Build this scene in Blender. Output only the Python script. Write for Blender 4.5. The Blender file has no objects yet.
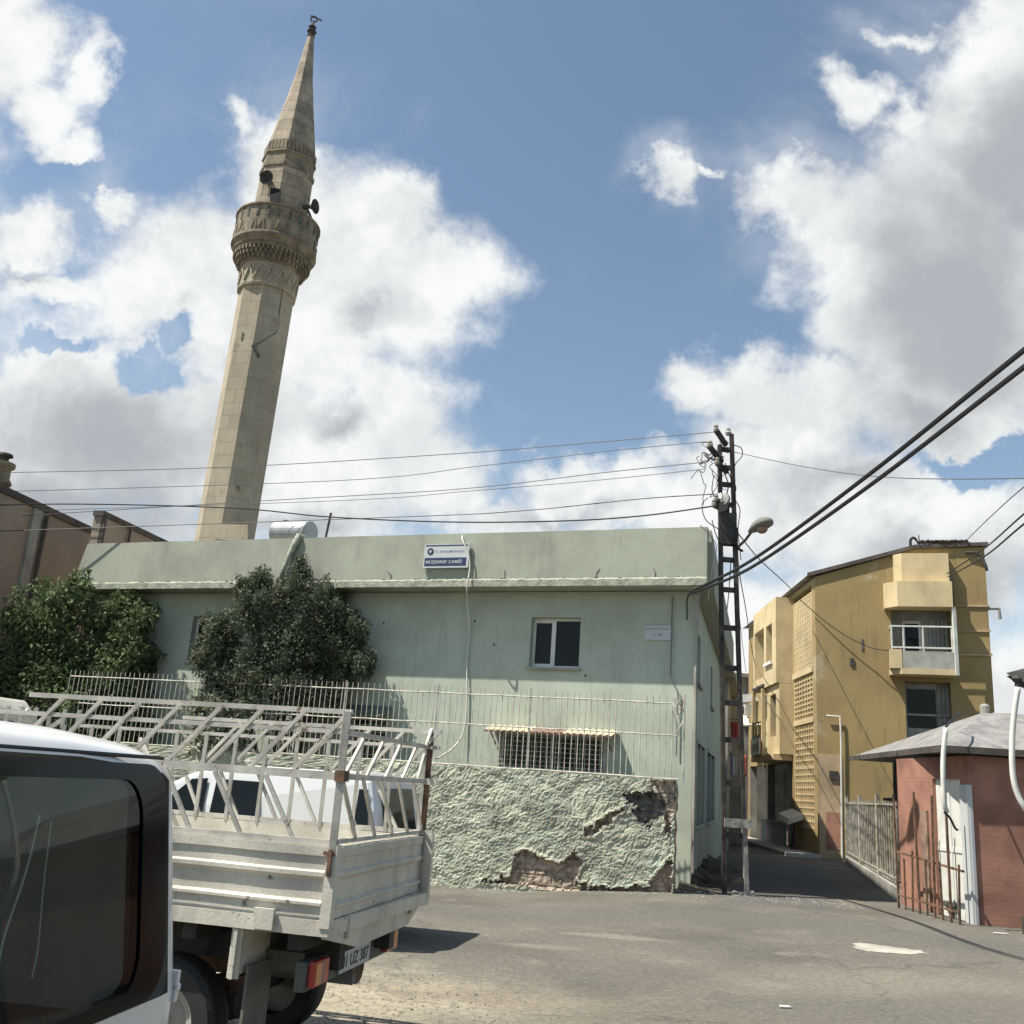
import bpy, math, random
from math import sin, cos, tan, pi, radians, atan2, hypot, sqrt
from mathutils import Vector, Matrix, noise
random.seed(7)
sc = bpy.context.scene
col = sc.collection

# ------------------------------------------------------------------ camera
F, PITCH, ROLL, CH = 980.0, radians(15.5), radians(4.0), 1.65
cf = Vector((0, cos(PITCH), sin(PITCH))); cu0 = Vector((0, -sin(PITCH), cos(PITCH))); cr0 = Vector((1, 0, 0))
cr = cr0*cos(ROLL)+cu0*sin(ROLL); cu = -cr0*sin(ROLL)+cu0*cos(ROLL)
CAM = Vector((0, 0, CH))
def ray(x, y): return (cf+cr*((x-512)/F)-cu*((y-512)/F)).normalized()
def at(x, y, Y): d = ray(x, y); return CAM+d*(Y/d.y)
def gnd(x, y, z=0.0): d = ray(x, y); return CAM+d*((z-CH)/d.z)
def V3(*a): return Vector(a)
cd = bpy.data.cameras.new('camera'); cam = bpy.data.objects.new('camera', cd); col.objects.link(cam)
cd.sensor_width = 36; cd.lens = 36*F/1024; cd.clip_start = 0.05; cd.clip_end = 3000
m = Matrix((cr, cu, -cf)).transposed().to_4x4(); m.translation = CAM; cam.matrix_world = m
sc.camera = cam

# ------------------------------------------------------------------ mesh helpers
WM = {}
def wm(o):
    return WM.get(o.name, Matrix.Identity(4)) if o else Matrix.Identity(4)
def tag(o, label=None, cat=None, group=None, kind=None):
    if label: o['label'] = label
    if cat: o['category'] = cat
    if group: o['group'] = group
    if kind: o['kind'] = kind
    return o
def thing(name, label, cat, loc=(0, 0, 0), rotz=0, group=None):
    o = bpy.data.objects.new(name, None); col.objects.link(o); o.empty_display_size = .2
    o.location = loc; o.rotation_euler = (0, 0, rotz)
    WM[o.name] = Matrix.Translation(Vector(loc)) @ Matrix.Rotation(rotz, 4, 'Z')
    return tag(o, label, cat, group)
class Fr:
    """vertical frame: origin, u direction by azimuth (deg from +Y clockwise), d = outward (left-hand side turned to camera)"""
    def __init__(s, o, az, flip=False):
        s.o = Vector((o[0], o[1], o[2] if len(o) > 2 else 0)); a = radians(az)
        s.u = Vector((sin(a), cos(a), 0)); s.n = Vector((s.u.y, -s.u.x, 0))
        if flip: s.n = -s.n
        s.z = Vector((0, 0, 1))
    def p(s, u, d, z): return s.o+s.u*u+s.n*d+s.z*z
    def uz(s, px, py, d=0):
        r = ray(px, py); t = ((s.o+s.n*d-CAM).dot(s.n))/r.dot(s.n); q = CAM+r*t
        return (q-s.o).dot(s.u), q.z-s.o.z
class MB:
    def __init__(s): s.v = []; s.f = []; s.m = []
    def add(s, vs, fs, mi=0):
        b = len(s.v); s.v += [Vector(v) for v in vs]; s.f += [[b+i for i in f] for f in fs]; s.m += [mi]*len(fs); return s
    def box8(s, P, mi=0): return s.add(P, [(0,3,2,1),(4,5,6,7),(0,1,5,4),(1,2,6,5),(2,3,7,6),(3,0,4,7)], mi)
    def fbox(s, fr, u0, u1, d0, d1, z0, z1, mi=0):
        p = fr.p
        return s.box8([p(u0,d0,z0),p(u1,d0,z0),p(u1,d1,z0),p(u0,d1,z0),p(u0,d0,z1),p(u1,d0,z1),p(u1,d1,z1),p(u0,d1,z1)], mi)
    def box(s, x0, x1, y0, y1, z0, z1, mi=0):
        return s.box8([(x0,y0,z0),(x1,y0,z0),(x1,y1,z0),(x0,y1,z0),(x0,y0,z1),(x1,y0,z1),(x1,y1,z1),(x0,y1,z1)], mi)
    def bar(s, a, b, w, h=None, up=(0,0,1), mi=0):
        a = Vector(a); b = Vector(b); h = h or w; d = (b-a).normalized(); up = Vector(up)
        if abs(d.dot(up)) > .97: up = Vector((0,1,0))
        x = d.cross(up).normalized(); y = x.cross(d)
        P = []
        for q in (a, b): P += [q-x*w/2-y*h/2, q+x*w/2-y*h/2, q+x*w/2+y*h/2, q-x*w/2+y*h/2]
        return s.box8(P, mi)
    def tube(s, pts, r, n=8, mi=0, cap=True):
        pts = [Vector(p) for p in pts]; N = len(pts); rr = r if isinstance(r, (list, tuple)) else [r]*N
        d0 = (pts[1]-pts[0]).normalized(); x = d0.orthogonal().normalized(); vs = []
        for i, p in enumerate(pts):
            d = (pts[min(i+1, N-1)]-pts[max(i-1, 0)]).normalized(); x = (x-d*x.dot(d)).normalized(); y = d.cross(x)
            for k in range(n): a = 2*pi*k/n; vs.append(p+(x*cos(a)+y*sin(a))*rr[i])
        fs = [(i*n+k, i*n+(k+1) % n, (i+1)*n+(k+1) % n, (i+1)*n+k) for i in range(N-1) for k in range(n)]
        if cap: fs += [tuple(range(n))[::-1], tuple((N-1)*n+k for k in range(n))]
        return s.add(vs, fs, mi)
    def lathe(s, c, prof, n=24, a0=0, mi=0, axis=None, caps=True):
        c = Vector(c); ax = Vector(axis).normalized() if axis else Vector((0,0,1))
        if axis: x = ax.orthogonal().normalized(); y = ax.cross(x)
        else: x = Vector((1,0,0)); y = Vector((0,1,0))
        vs = []
        for r, h in prof:
            for k in range(n): a = a0+2*pi*k/n; vs.append(c+ax*h+(x*cos(a)+y*sin(a))*r)
        N = len(prof)
        fs = [(i*n+k, i*n+(k+1) % n, (i+1)*n+(k+1) % n, (i+1)*n+k) for i in range(N-1) for k in range(n)]
        if caps: fs += [tuple(range(n))[::-1], tuple((N-1)*n+k for k in range(n))]
        return s.add(vs, fs, mi)
    def prism(s, poly, e, mi=0):
        n = len(poly); e = Vector(e); P = [Vector(p) for p in poly]
        return s.add(P+[p+e for p in P], [tuple(range(n))[::-1], tuple(range(n, 2*n))]+[(i, (i+1) % n, n+(i+1) % n, n+i) for i in range(n)], mi)
    def wall(s, fr, u0, u1, z0, z1, holes, depth=.2, d=0, mi=0):
        """wall sheet with rectangular holes (u0,u1,z0,z1) and reveals going back by depth"""
        us = sorted({u0, u1, *[h[i] for h in holes for i in (0, 1)]}); zs = sorted({z0, z1, *[h[i] for h in holes for i in (2, 3)]})
        for i in range(len(us)-1):
            for j in range(len(zs)-1):
                cu_, cz = (us[i]+us[i+1])/2, (zs[j]+zs[j+1])/2
                if any(h[0] < cu_ < h[1] and h[2] < cz < h[3] for h in holes): continue
                s.add([fr.p(us[i],d,zs[j]),fr.p(us[i+1],d,zs[j]),fr.p(us[i+1],d,zs[j+1]),fr.p(us[i],d,zs[j+1])], [(0,1,2,3)], mi)
        for a, b, c, e in holes:
            q = [(a,c),(b,c),(b,e),(a,e)]
            for k in range(4):
                (x1,y1),(x2,y2) = q[k], q[(k+1) % 4]
                s.add([fr.p(x1,d,y1),fr.p(x2,d,y2),fr.p(x2,d-depth,y2),fr.p(x1,d-depth,y1)], [(0,1,2,3)], mi)
        return s
    def build(s, name, mats, parent=None, smooth=False, bevel=0, merge=False):
        if not isinstance(mats, (list, tuple)): mats = [mats]
        me = bpy.data.meshes.new(name)
        if parent:
            W = wm(parent).inverted(); vs = [W @ v for v in s.v]; loc = None
        else:
            n = len(s.v); cx = (min(v.x for v in s.v)+max(v.x for v in s.v))/2; cy = (min(v.y for v in s.v)+max(v.y for v in s.v))/2
            loc = Vector((cx, cy, min(v.z for v in s.v))); vs = [v-loc for v in s.v]
        me.from_pydata([tuple(v) for v in vs], [], [tuple(f) for f in s.f])
        for mt in mats: me.materials.append(mt)
        me.polygons.foreach_set('material_index', s.m)
        if smooth: me.polygons.foreach_set('use_smooth', [True]*len(me.polygons))
        me.update()
        if merge or bevel:
            import bmesh
            bm = bmesh.new(); bm.from_mesh(me); bmesh.ops.remove_doubles(bm, verts=bm.verts, dist=1e-5)
            bmesh.ops.recalc_face_normals(bm, faces=bm.faces)
            bm.to_mesh(me); bm.free()
        o = bpy.data.objects.new(name, me); col.objects.link(o)
        if parent: o.parent = parent; WM[o.name] = wm(parent).copy()
        else: o.location = loc; WM[o.name] = Matrix.Translation(loc)
        if bevel:
            b = o.modifiers.new('bevel', 'BEVEL'); b.width = bevel; b.segments = 2; b.limit_method = 'ANGLE'; b.angle_limit = radians(40)
        return o
def wire_pts(a, b, sag, n=24, wob=0):
    a = Vector(a); b = Vector(b); P = []
    for i in range(n+1):
        t = i/n; p = a.lerp(b, t); p.z -= sag*4*t*(1-t)
        if wob: p += Vector((noise.noise((t*7, 1.3, wob*50)), 0, noise.noise((t*9, 5.1, wob*31))))*wob*min(1, 6*t*(1-t))
        P.append(p)
    return P
def copy_tree(o, parent=None):
    c = o.copy(); col.objects.link(c); c.parent = parent
    for ch in [x for x in bpy.data.objects if x.parent is o]: copy_tree(ch, c)
    return c
def text_obj(body, name, fr, u, d, z, height, mt, parent, width=None, align='CENTER', bold=0.0, depth=.003):
    cu_ = bpy.data.curves.new(name, 'FONT'); cu_.body = body; cu_.size = 1; cu_.align_x = align; cu_.align_y = 'CENTER'; cu_.offset = bold; cu_.resolution_u = 3
    t = bpy.data.objects.new('tmp', cu_); col.objects.link(t)
    dg = bpy.context.evaluated_depsgraph_get(); me = bpy.data.meshes.new_from_object(t.evaluated_get(dg))
    bpy.data.objects.remove(t)
    xs = [v.co.x for v in me.vertices]; ys = [v.co.y for v in me.vertices]; w = max(xs)-min(xs); h = max(ys)-min(ys)
    sx = (width/w) if width else height/h; sy = height/h; mx = (max(xs)+min(xs))/2; my = (max(ys)+min(ys))/2
    mb = MB(); vs = [fr.p(u+(v.co.x-mx)*sx, d, z+(v.co.y-my)*sy) for v in me.vertices]
    mb.add(vs, [tuple(p.vertices) for p in me.polygons])
    return mb.build(name, mt, parent)

# ------------------------------------------------------------------ materials
def nodes(mt): return mt.node_tree.nodes, mt.node_tree.links
def mat(name, c, rough=.85, var=.12, scale=1.5, bump=.15, bscale=40, c2=None, c2amt=.5, c2scale=2.5, metal=0, streak=0, spec=None, fine=.08, bdist=.01):
    mt = bpy.data.materials.new(name); mt.use_nodes = True; N, L = nodes(mt); b = N['Principled BSDF']
    b.inputs['Roughness'].default_value = rough; b.inputs['Metallic'].default_value = metal
    if spec is not None: b.inputs['Specular IOR Level'].default_value = spec
    tc = N.new('ShaderNodeTexCoord')
    def nz(s, det=6, rg=.6, vec=None):
        t = N.new('ShaderNodeTexNoise'); t.inputs['Scale'].default_value = s; t.inputs['Detail'].default_value = det; t.inputs['Roughness'].default_value = rg
        L.new(vec or tc.outputs['Object'], t.inputs['Vector']); return t
    def ramp(fac, lo, hi, a=0., bb=1.):
        r = N.new('ShaderNodeMapRange'); r.interpolation_type = 'SMOOTHSTEP'; L.new(fac, r.inputs[0]); r.inputs[1].default_value = lo; r.inputs[2].default_value = hi; r.inputs[3].default_value = a; r.inputs[4].default_value = bb; return r.outputs[0]
    def mix(a, bb, f, mode='MIX'):
        x = N.new('ShaderNodeMix'); x.data_type = 'RGBA'; x.blend_type = mode
        if isinstance(f, (int, float)): x.inputs[0].default_value = f
        else: L.new(f, x.inputs[0])
        for i, q in ((6, a), (7, bb)):
            if isinstance(q, tuple): x.inputs[i].default_value = (*q[:3], 1)
            else: L.new(q, x.inputs[i])
        return x.outputs[2]
    dark = tuple(x*(1-2.2*var) for x in c); lite = tuple(min(1, x*(1+var)) for x in c)
    out = mix(dark, lite, ramp(nz(scale).outputs[0], .3, .68))
    if c2: out = mix(out, c2, ramp(nz(c2scale, 8, .65).outputs[0], .62-.2*c2amt, .72-.2*c2amt))
    if streak:
        mp = N.new('ShaderNodeMapping'); mp.inputs['Scale'].default_value = (3.5, 3.5, .35); L.new(tc.outputs['Object'], mp.inputs[0])
        out = mix(out, tuple(x*.45 for x in c), ramp(nz(1.6, 7, .62, mp.outputs[0]).outputs[0], .52, .78, 0, streak))
    fn = nz(bscale*1.3, 4, .6)
    if fine: out = mix(out, tuple(x*.4 for x in c), ramp(fn.outputs[0], .45, .75, 0, fine*2.5))
    L.new(out, b.inputs['Base Color'])
    if bump:
        bp = N.new('ShaderNodeBump'); bp.inputs['Strength'].default_value = bump; bp.inputs['Distance'].default_value = bdist; L.new(nz(bscale, 6, .65).outputs[0], bp.inputs['Height']); L.new(bp.outputs[0], b.inputs['Normal'])
    mt['_'] = 0
    return mt
def glassmat(name, tint=(.5, .55, .55), dark=.6):
    mt = bpy.data.materials.new(name); mt.use_nodes = True; N, L = nodes(mt); N.remove(N['Principled BSDF']); out = N['Material Output']
    tr = N.new('ShaderNodeBsdfTransparent'); tr.inputs[0].default_value = (*[x*(1-dark) for x in tint], 1)
    gl = N.new('ShaderNodeBsdfGlossy'); gl.inputs['Roughness'].default_value = .02; gl.inputs[0].default_value = (.9, .95, .95, 1)
    lw = N.new('ShaderNodeLayerWeight'); lw.inputs[0].default_value = .5; pw0 = N.new('ShaderNodeMath'); pw0.operation = 'POWER'; pw0.inputs[1].default_value = 4; L.new(lw.outputs['Facing'], pw0.inputs[0]); fr = N.new('ShaderNodeMath'); fr.operation = 'MULTIPLY_ADD'; fr.inputs[1].default_value = .35; fr.inputs[2].default_value = .035; L.new(pw0.outputs[0], fr.inputs[0]); mx = N.new('ShaderNodeMixShader')
    L.new(fr.outputs[0], mx.inputs[0]); L.new(tr.outputs[0], mx.inputs[1]); L.new(gl.outputs[0], mx.inputs[2]); L.new(mx.outputs[0], out.inputs[0]); return mt

M = {}
M['fac'] = mat('facade green paint', (.43,.475,.385), .9, .07, .9, .25, 22, streak=.45, fine=.06, c2=(.33,.375,.30), c2amt=-.05, c2scale=.8)
M['fascia'] = mat('parapet green paint', (.335,.355,.285), .9, .09, .8, .25, 25, c2=(.35,.365,.29), c2amt=.1, c2scale=1.1, streak=.3)
M['lip'] = mat('flaking parapet lip', (.36,.38,.295), .9, .15, 5, .8, 14, c2=(.22,.23,.17), c2amt=.15, c2scale=6, bdist=.03)
M['plaster'] = mat('rough green plaster', (.42,.43,.33), .95, .18, 2.2, .9, 28, c2=(.36,.41,.32), c2amt=.35, c2scale=1.6, fine=.12, bdist=.02)
M['brickbare'] = mat('bare broken brick', (.38,.31,.24), .95, .3, 9, .9, 30, c2=(.24,.19,.15), c2amt=.2, c2scale=7, bdist=.02)
M['hollowdark'] = mat('dark grey hollow', (.14,.135,.12), .95, .3, 9, .8, 30, bdist=.02)  # plain dark grey for the wall hollow, cracks, slots and slits
M['stone'] = mat('minaret limestone', (.40,.345,.255), .9, .10, .6, .3, 12, streak=.5, c2=(.30,.255,.19), c2amt=.1, c2scale=1.2)
M['stonedark'] = mat('weathered minaret stone', (.24,.20,.14), .92, .2, 3, .5, 14, c2=(.15,.13,.095), c2amt=.2, c2scale=4, streak=.4)
M['white'] = mat('white metal paint', (.66,.66,.60), .5, .08, 3, .05, 60, c2=(.35,.28,.2), c2amt=-.35, c2scale=9)
M['rackw'] = mat('worn white rack paint', (.49,.475,.42), .6, .15, 4, .2, 70, c2=(.17,.11,.07), c2amt=.2, c2scale=14)
M['bedw'] = mat('worn cream truck paint', (.58,.555,.47), .55, .12, 2, .2, 60, c2=(.13,.09,.06), c2amt=.05, c2scale=8, streak=.75, fine=.15)
M['rust'] = mat('rusty steel', (.16,.09,.055), .85, .3, 8, .4, 60)
M['poleiron'] = mat('dark weathered pole iron', (.055,.045,.038), .75, .3, 5, .3, 50, c2=(.13,.075,.045), c2amt=.0, c2scale=6)
M['polebase'] = mat('flaking grey pole paint', (.34,.32,.28), .8, .25, 8, .3, 60, c2=(.13,.08,.05), c2amt=.2, c2scale=12)
M['fence'] = mat('pale fence paint', (.52,.50,.42), .7, .2, 5, .2, 60, c2=(.2,.12,.08), c2amt=.0, c2scale=11)
M['fence2'] = mat('brownish grey bar paint', (.38,.35,.29), .75, .25, 5, .2, 60, c2=(.16,.10,.07), c2amt=.1, c2scale=11)
M['black'] = mat('black rubber', (.018,.018,.017), .65, .2, 5, .1, 60, fine=0)
M['wire'] = mat('black cable sheath', (.012,.012,.012), .6, 0, 1, 0, fine=0)
M['wiregrey'] = mat('grey aluminium wire', (.16,.16,.16), .5, 0, 1, 0, fine=0, metal=.4)
M['cablewhite'] = mat('white cable sheath', (.62,.62,.55), .6, .1, 2, 0, fine=0)
M['flap'] = mat('dusty mud flap rubber', (.16,.16,.14), .9, .15, 3, .2, 40, streak=.4)
M['darkmetal'] = mat('dark chassis metal', (.05,.047,.042), .8, .3, 5, .3, 40)
M['bumper'] = mat('grey bumper paint', (.085,.09,.085), .6, .2, 3, .15, 60)
M['pvc'] = mat('white window plastic', (.66,.66,.62), .4, .04, 2, 0, fine=0)
M['winglass'] = mat('dark window glass', (.010,.014,.015), .08, .1, 1, 0, spec=.18, fine=0)
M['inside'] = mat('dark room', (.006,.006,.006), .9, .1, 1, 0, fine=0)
M['yellow'] = mat('ochre house paint', (.31,.225,.098), .9, .08, .45, .25, 16, c2=(.40,.335,.215), c2amt=.3, c2scale=.6, streak=.6)
M['yellowb'] = mat('pale yellow trim paint', (.56,.45,.26), .9, .08, 1, .2, 20, streak=.35)
M['yellowlow'] = mat('brown stained lower wall paint', (.42,.31,.19), .9, .15, 1, .3, 20, c2=(.36,.25,.17), c2amt=.2, c2scale=1)
M['concrete'] = mat('grey concrete', (.33,.32,.28), .95, .15, 1.5, .4, 30, streak=.4)
M['kerb'] = mat('pale pavement concrete', (.40,.38,.32), .95, .15, 2, .4, 30, c2=(.25,.235,.2), c2amt=.2)
M['roofing'] = mat('grey felt roof', (.235,.23,.215), .9, .15, 3, .3, 30, c2=(.30,.29,.27), c2amt=.3, c2scale=8)
M['brown'] = mat('taupe render', (.32,.26,.20), .92, .09, .5, .25, 15, streak=.25)
M['browndark'] = mat('dark wall coping', (.09,.075,.065), .9, .2, 2, .3, 20)
M['vanwhite'] = mat('van white paint', (.70,.71,.70), .18, .02, 1, 0, fine=0, spec=.6)
M['vanblack'] = mat('glossy black window surround', (.004,.005,.005), .12, 0, 1, 0, fine=0, spec=.12)
M['vanglass'] = glassmat('tinted van glass', (.80,.86,.82), .26)
M['seat'] = mat('grey seat fabric', (.085,.088,.09), .9, .2, 3, .1, 60)
M['trim'] = mat('grey interior plastic', (.10,.105,.10), .6, .1, 3, .05, 60)
M['redlens'] = mat('red tail lens', (.45,.06,.045), .25, .1, 3, 0, fine=0)
M['orangelens'] = mat('orange tail lens', (.55,.20,.05), .25, .1, 3, 0, fine=0)
M['navy'] = mat('navy sign paint', (.012,.03,.09), .5, .03, 2, 0, fine=0)
M['signwhite'] = mat('white sign face', (.50,.52,.51), .5, .03, 2, 0, fine=0)
M['signgrey'] = mat('faint grey lettering', (.18,.20,.19), .6, .03, 2, 0, fine=0)
M['bluetext'] = mat('blue lettering', (.06,.09,.2), .5, 0, 2, 0, fine=0)
M['galv'] = mat('galvanised sheet', (.36,.37,.36), .45, .1, 2, .05, 30, metal=.5)
M['canopy'] = mat('cream corrugated sheet', (.62,.54,.38), .8, .12, 3, .1, 40)
M['canopybrown'] = mat('faded brown canopy cloth', (.27,.18,.13), .9, .2, 5, .2, 40)
M['canopygreen'] = mat('dull green canopy sheet', (.17,.21,.16), .85, .12, 3, .1, 40)
M['shutter'] = mat('grey green shutters', (.22,.25,.20), .8, .1, 3, .1, 40)
M['bark'] = mat('tree bark', (.10,.075,.05), .95, .3, 8, .8, 30)
M['dirt'] = mat('dark earth and rubble', (.10,.085,.06), .98, .35, 3, .9, 20, c2=(.22,.2,.16), c2amt=.0, c2scale=8, bdist=.04)
M['red'] = mat('faded red cloth', (.40,.08,.06), .8, .1, 3, .1, 40)
M['blue'] = mat('faded blue cloth', (.10,.16,.34), .8, .1, 3, .1, 40)
M['greenwall'] = mat('light green render', (.36,.42,.22), .9, .12, 1, .2, 20)
M['blind'] = mat('pale curtain', (.36,.38,.37), .9, .12, 4, .1, 20)
M['litter'] = mat('pale litter', (.6,.6,.56), .8, .05, 3, 0)

def leafmat(name, c, c2):
    mt = bpy.data.materials.new(name); mt.use_nodes = True; N, L = nodes(mt); b = N['Principled BSDF']; b.inputs['Roughness'].default_value = .75; b.inputs['Specular IOR Level'].default_value = .2
    g = N.new('ShaderNodeNewGeometry'); x = N.new('ShaderNodeMix'); x.data_type = 'RGBA'
    L.new(g.outputs['Random Per Island'], x.inputs[0]); x.inputs[6].default_value = (*c, 1); x.inputs[7].default_value = (*c2, 1)
    L.new(x.outputs[2], b.inputs['Base Color'])
    t = N.new('ShaderNodeBsdfTranslucent'); L.new(x.outputs[2], t.inputs[0]); ms = N.new('ShaderNodeMixShader'); ms.inputs[0].default_value = .22
    L.new(b.outputs[0], ms.inputs[1]); L.new(t.outputs[0], ms.inputs[2]); L.new(ms.outputs[0], N['Material Output'].inputs[0]); return mt
M['olive'] = leafmat('dusty olive leaves', (.060,.075,.042), (.165,.185,.125))
M['leaf'] = leafmat('broad green leaves', (.058,.088,.038), (.155,.205,.09))
M['palel'] = leafmat('dusty pale leaves', (.09,.12,.06), (.30,.32,.24))

def brickmat():
    mt = mat('painted red brick', (.33,.165,.115), .9, .16, 1.5, 0, 30, c2=(.36,.205,.15), c2amt=.1, c2scale=2); N, L = nodes(mt); b = N['Principled BSDF']
    tc = N.new('ShaderNodeTexCoord'); mp = N.new('ShaderNodeMapping'); mp.inputs['Rotation'].default_value = (radians(90), 0, 0)
    s = N.new('ShaderNodeSeparateXYZ'); L.new(tc.outputs['Object'], s.inputs[0]); cm = N.new('ShaderNodeCombineXYZ')
    ad = N.new('ShaderNodeMath'); ad.operation = 'ADD'; L.new(s.outputs[0], ad.inputs[0]); L.new(s.outputs[1], ad.inputs[1]); L.new(ad.outputs[0], cm.inputs[0]); L.new(s.outputs[2], cm.inputs[1])
    br = N.new('ShaderNodeTexBrick'); L.new(cm.outputs[0], br.inputs[0]); br.inputs['Scale'].default_value = 1; br.inputs['Brick Width'].default_value = .21; br.inputs['Row Height'].default_value = .075; br.inputs['Mortar Size'].default_value = .006
    old = b.inputs['Base Color'].links[0].from_socket; x = N.new('ShaderNodeMix'); x.data_type = 'RGBA'; sc2 = N.new('ShaderNodeMath'); sc2.operation = 'MULTIPLY'; sc2.inputs[1].default_value = .22
    L.new(br.outputs['Fac'], sc2.inputs[0]); L.new(sc2.outputs[0], x.inputs[0]); L.new(old, x.inputs[6]); x.inputs[7].default_value = (.27,.13,.095,1); L.new(x.outputs[2], b.inputs['Base Color'])
    bp = N.new('ShaderNodeBump'); bp.invert = True; bp.inputs['Strength'].default_value = .5; bp.inputs['Distance'].default_value = .008; L.new(br.outputs['Fac'], bp.inputs['Height']); L.new(bp.outputs[0], b.inputs['Normal'])
    return mt
M['brick'] = brickmat()
def blockmat(mt, amt=.5, c2=.80):   # ashlar courses wrapped round the shaft
    N, L = nodes(mt); b = N['Principled BSDF']; tc = N.new('ShaderNodeTexCoord'); s = N.new('ShaderNodeSeparateXYZ'); L.new(tc.outputs['Object'], s.inputs[0])
    at2 = N.new('ShaderNodeMath'); at2.operation = 'ARCTAN2'; L.new(s.outputs[1], at2.inputs[0]); L.new(s.outputs[0], at2.inputs[1]); cm = N.new('ShaderNodeCombineXYZ'); L.new(at2.outputs[0], cm.inputs[0]); L.new(s.outputs[2], cm.inputs[1])
    br = N.new('ShaderNodeTexBrick'); L.new(cm.outputs[0], br.inputs[0]); br.inputs['Scale'].default_value = 1; br.inputs['Brick Width'].default_value = .62; br.inputs['Row Height'].default_value = .40; br.inputs['Mortar Size'].default_value = .011
    br.inputs['Color1'].default_value = (1, 1, 1, 1); br.inputs['Color2'].default_value = (c2, c2*.99, c2*.97, 1); br.inputs['Mortar'].default_value = (1-amt, 1-amt, 1-amt, 1)
    old = b.inputs['Base Color'].links[0].from_socket; x = N.new('ShaderNodeMix'); x.data_type = 'RGBA'; x.blend_type = 'MULTIPLY'; x.inputs[0].default_value = 1; L.new(old, x.inputs[6]); L.new(br.outputs['Color'], x.inputs[7]); L.new(x.outputs[2], b.inputs['Base Color'])
M['conestone'] = mat('weathered cone limestone', (.38,.32,.235), .9, .18, 1.6, .4, 12, streak=.6, c2=(.24,.20,.15), c2amt=.2, c2scale=2.5)
blockmat(M['conestone'], .6); blockmat(M['stone'], .3, .91)

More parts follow.
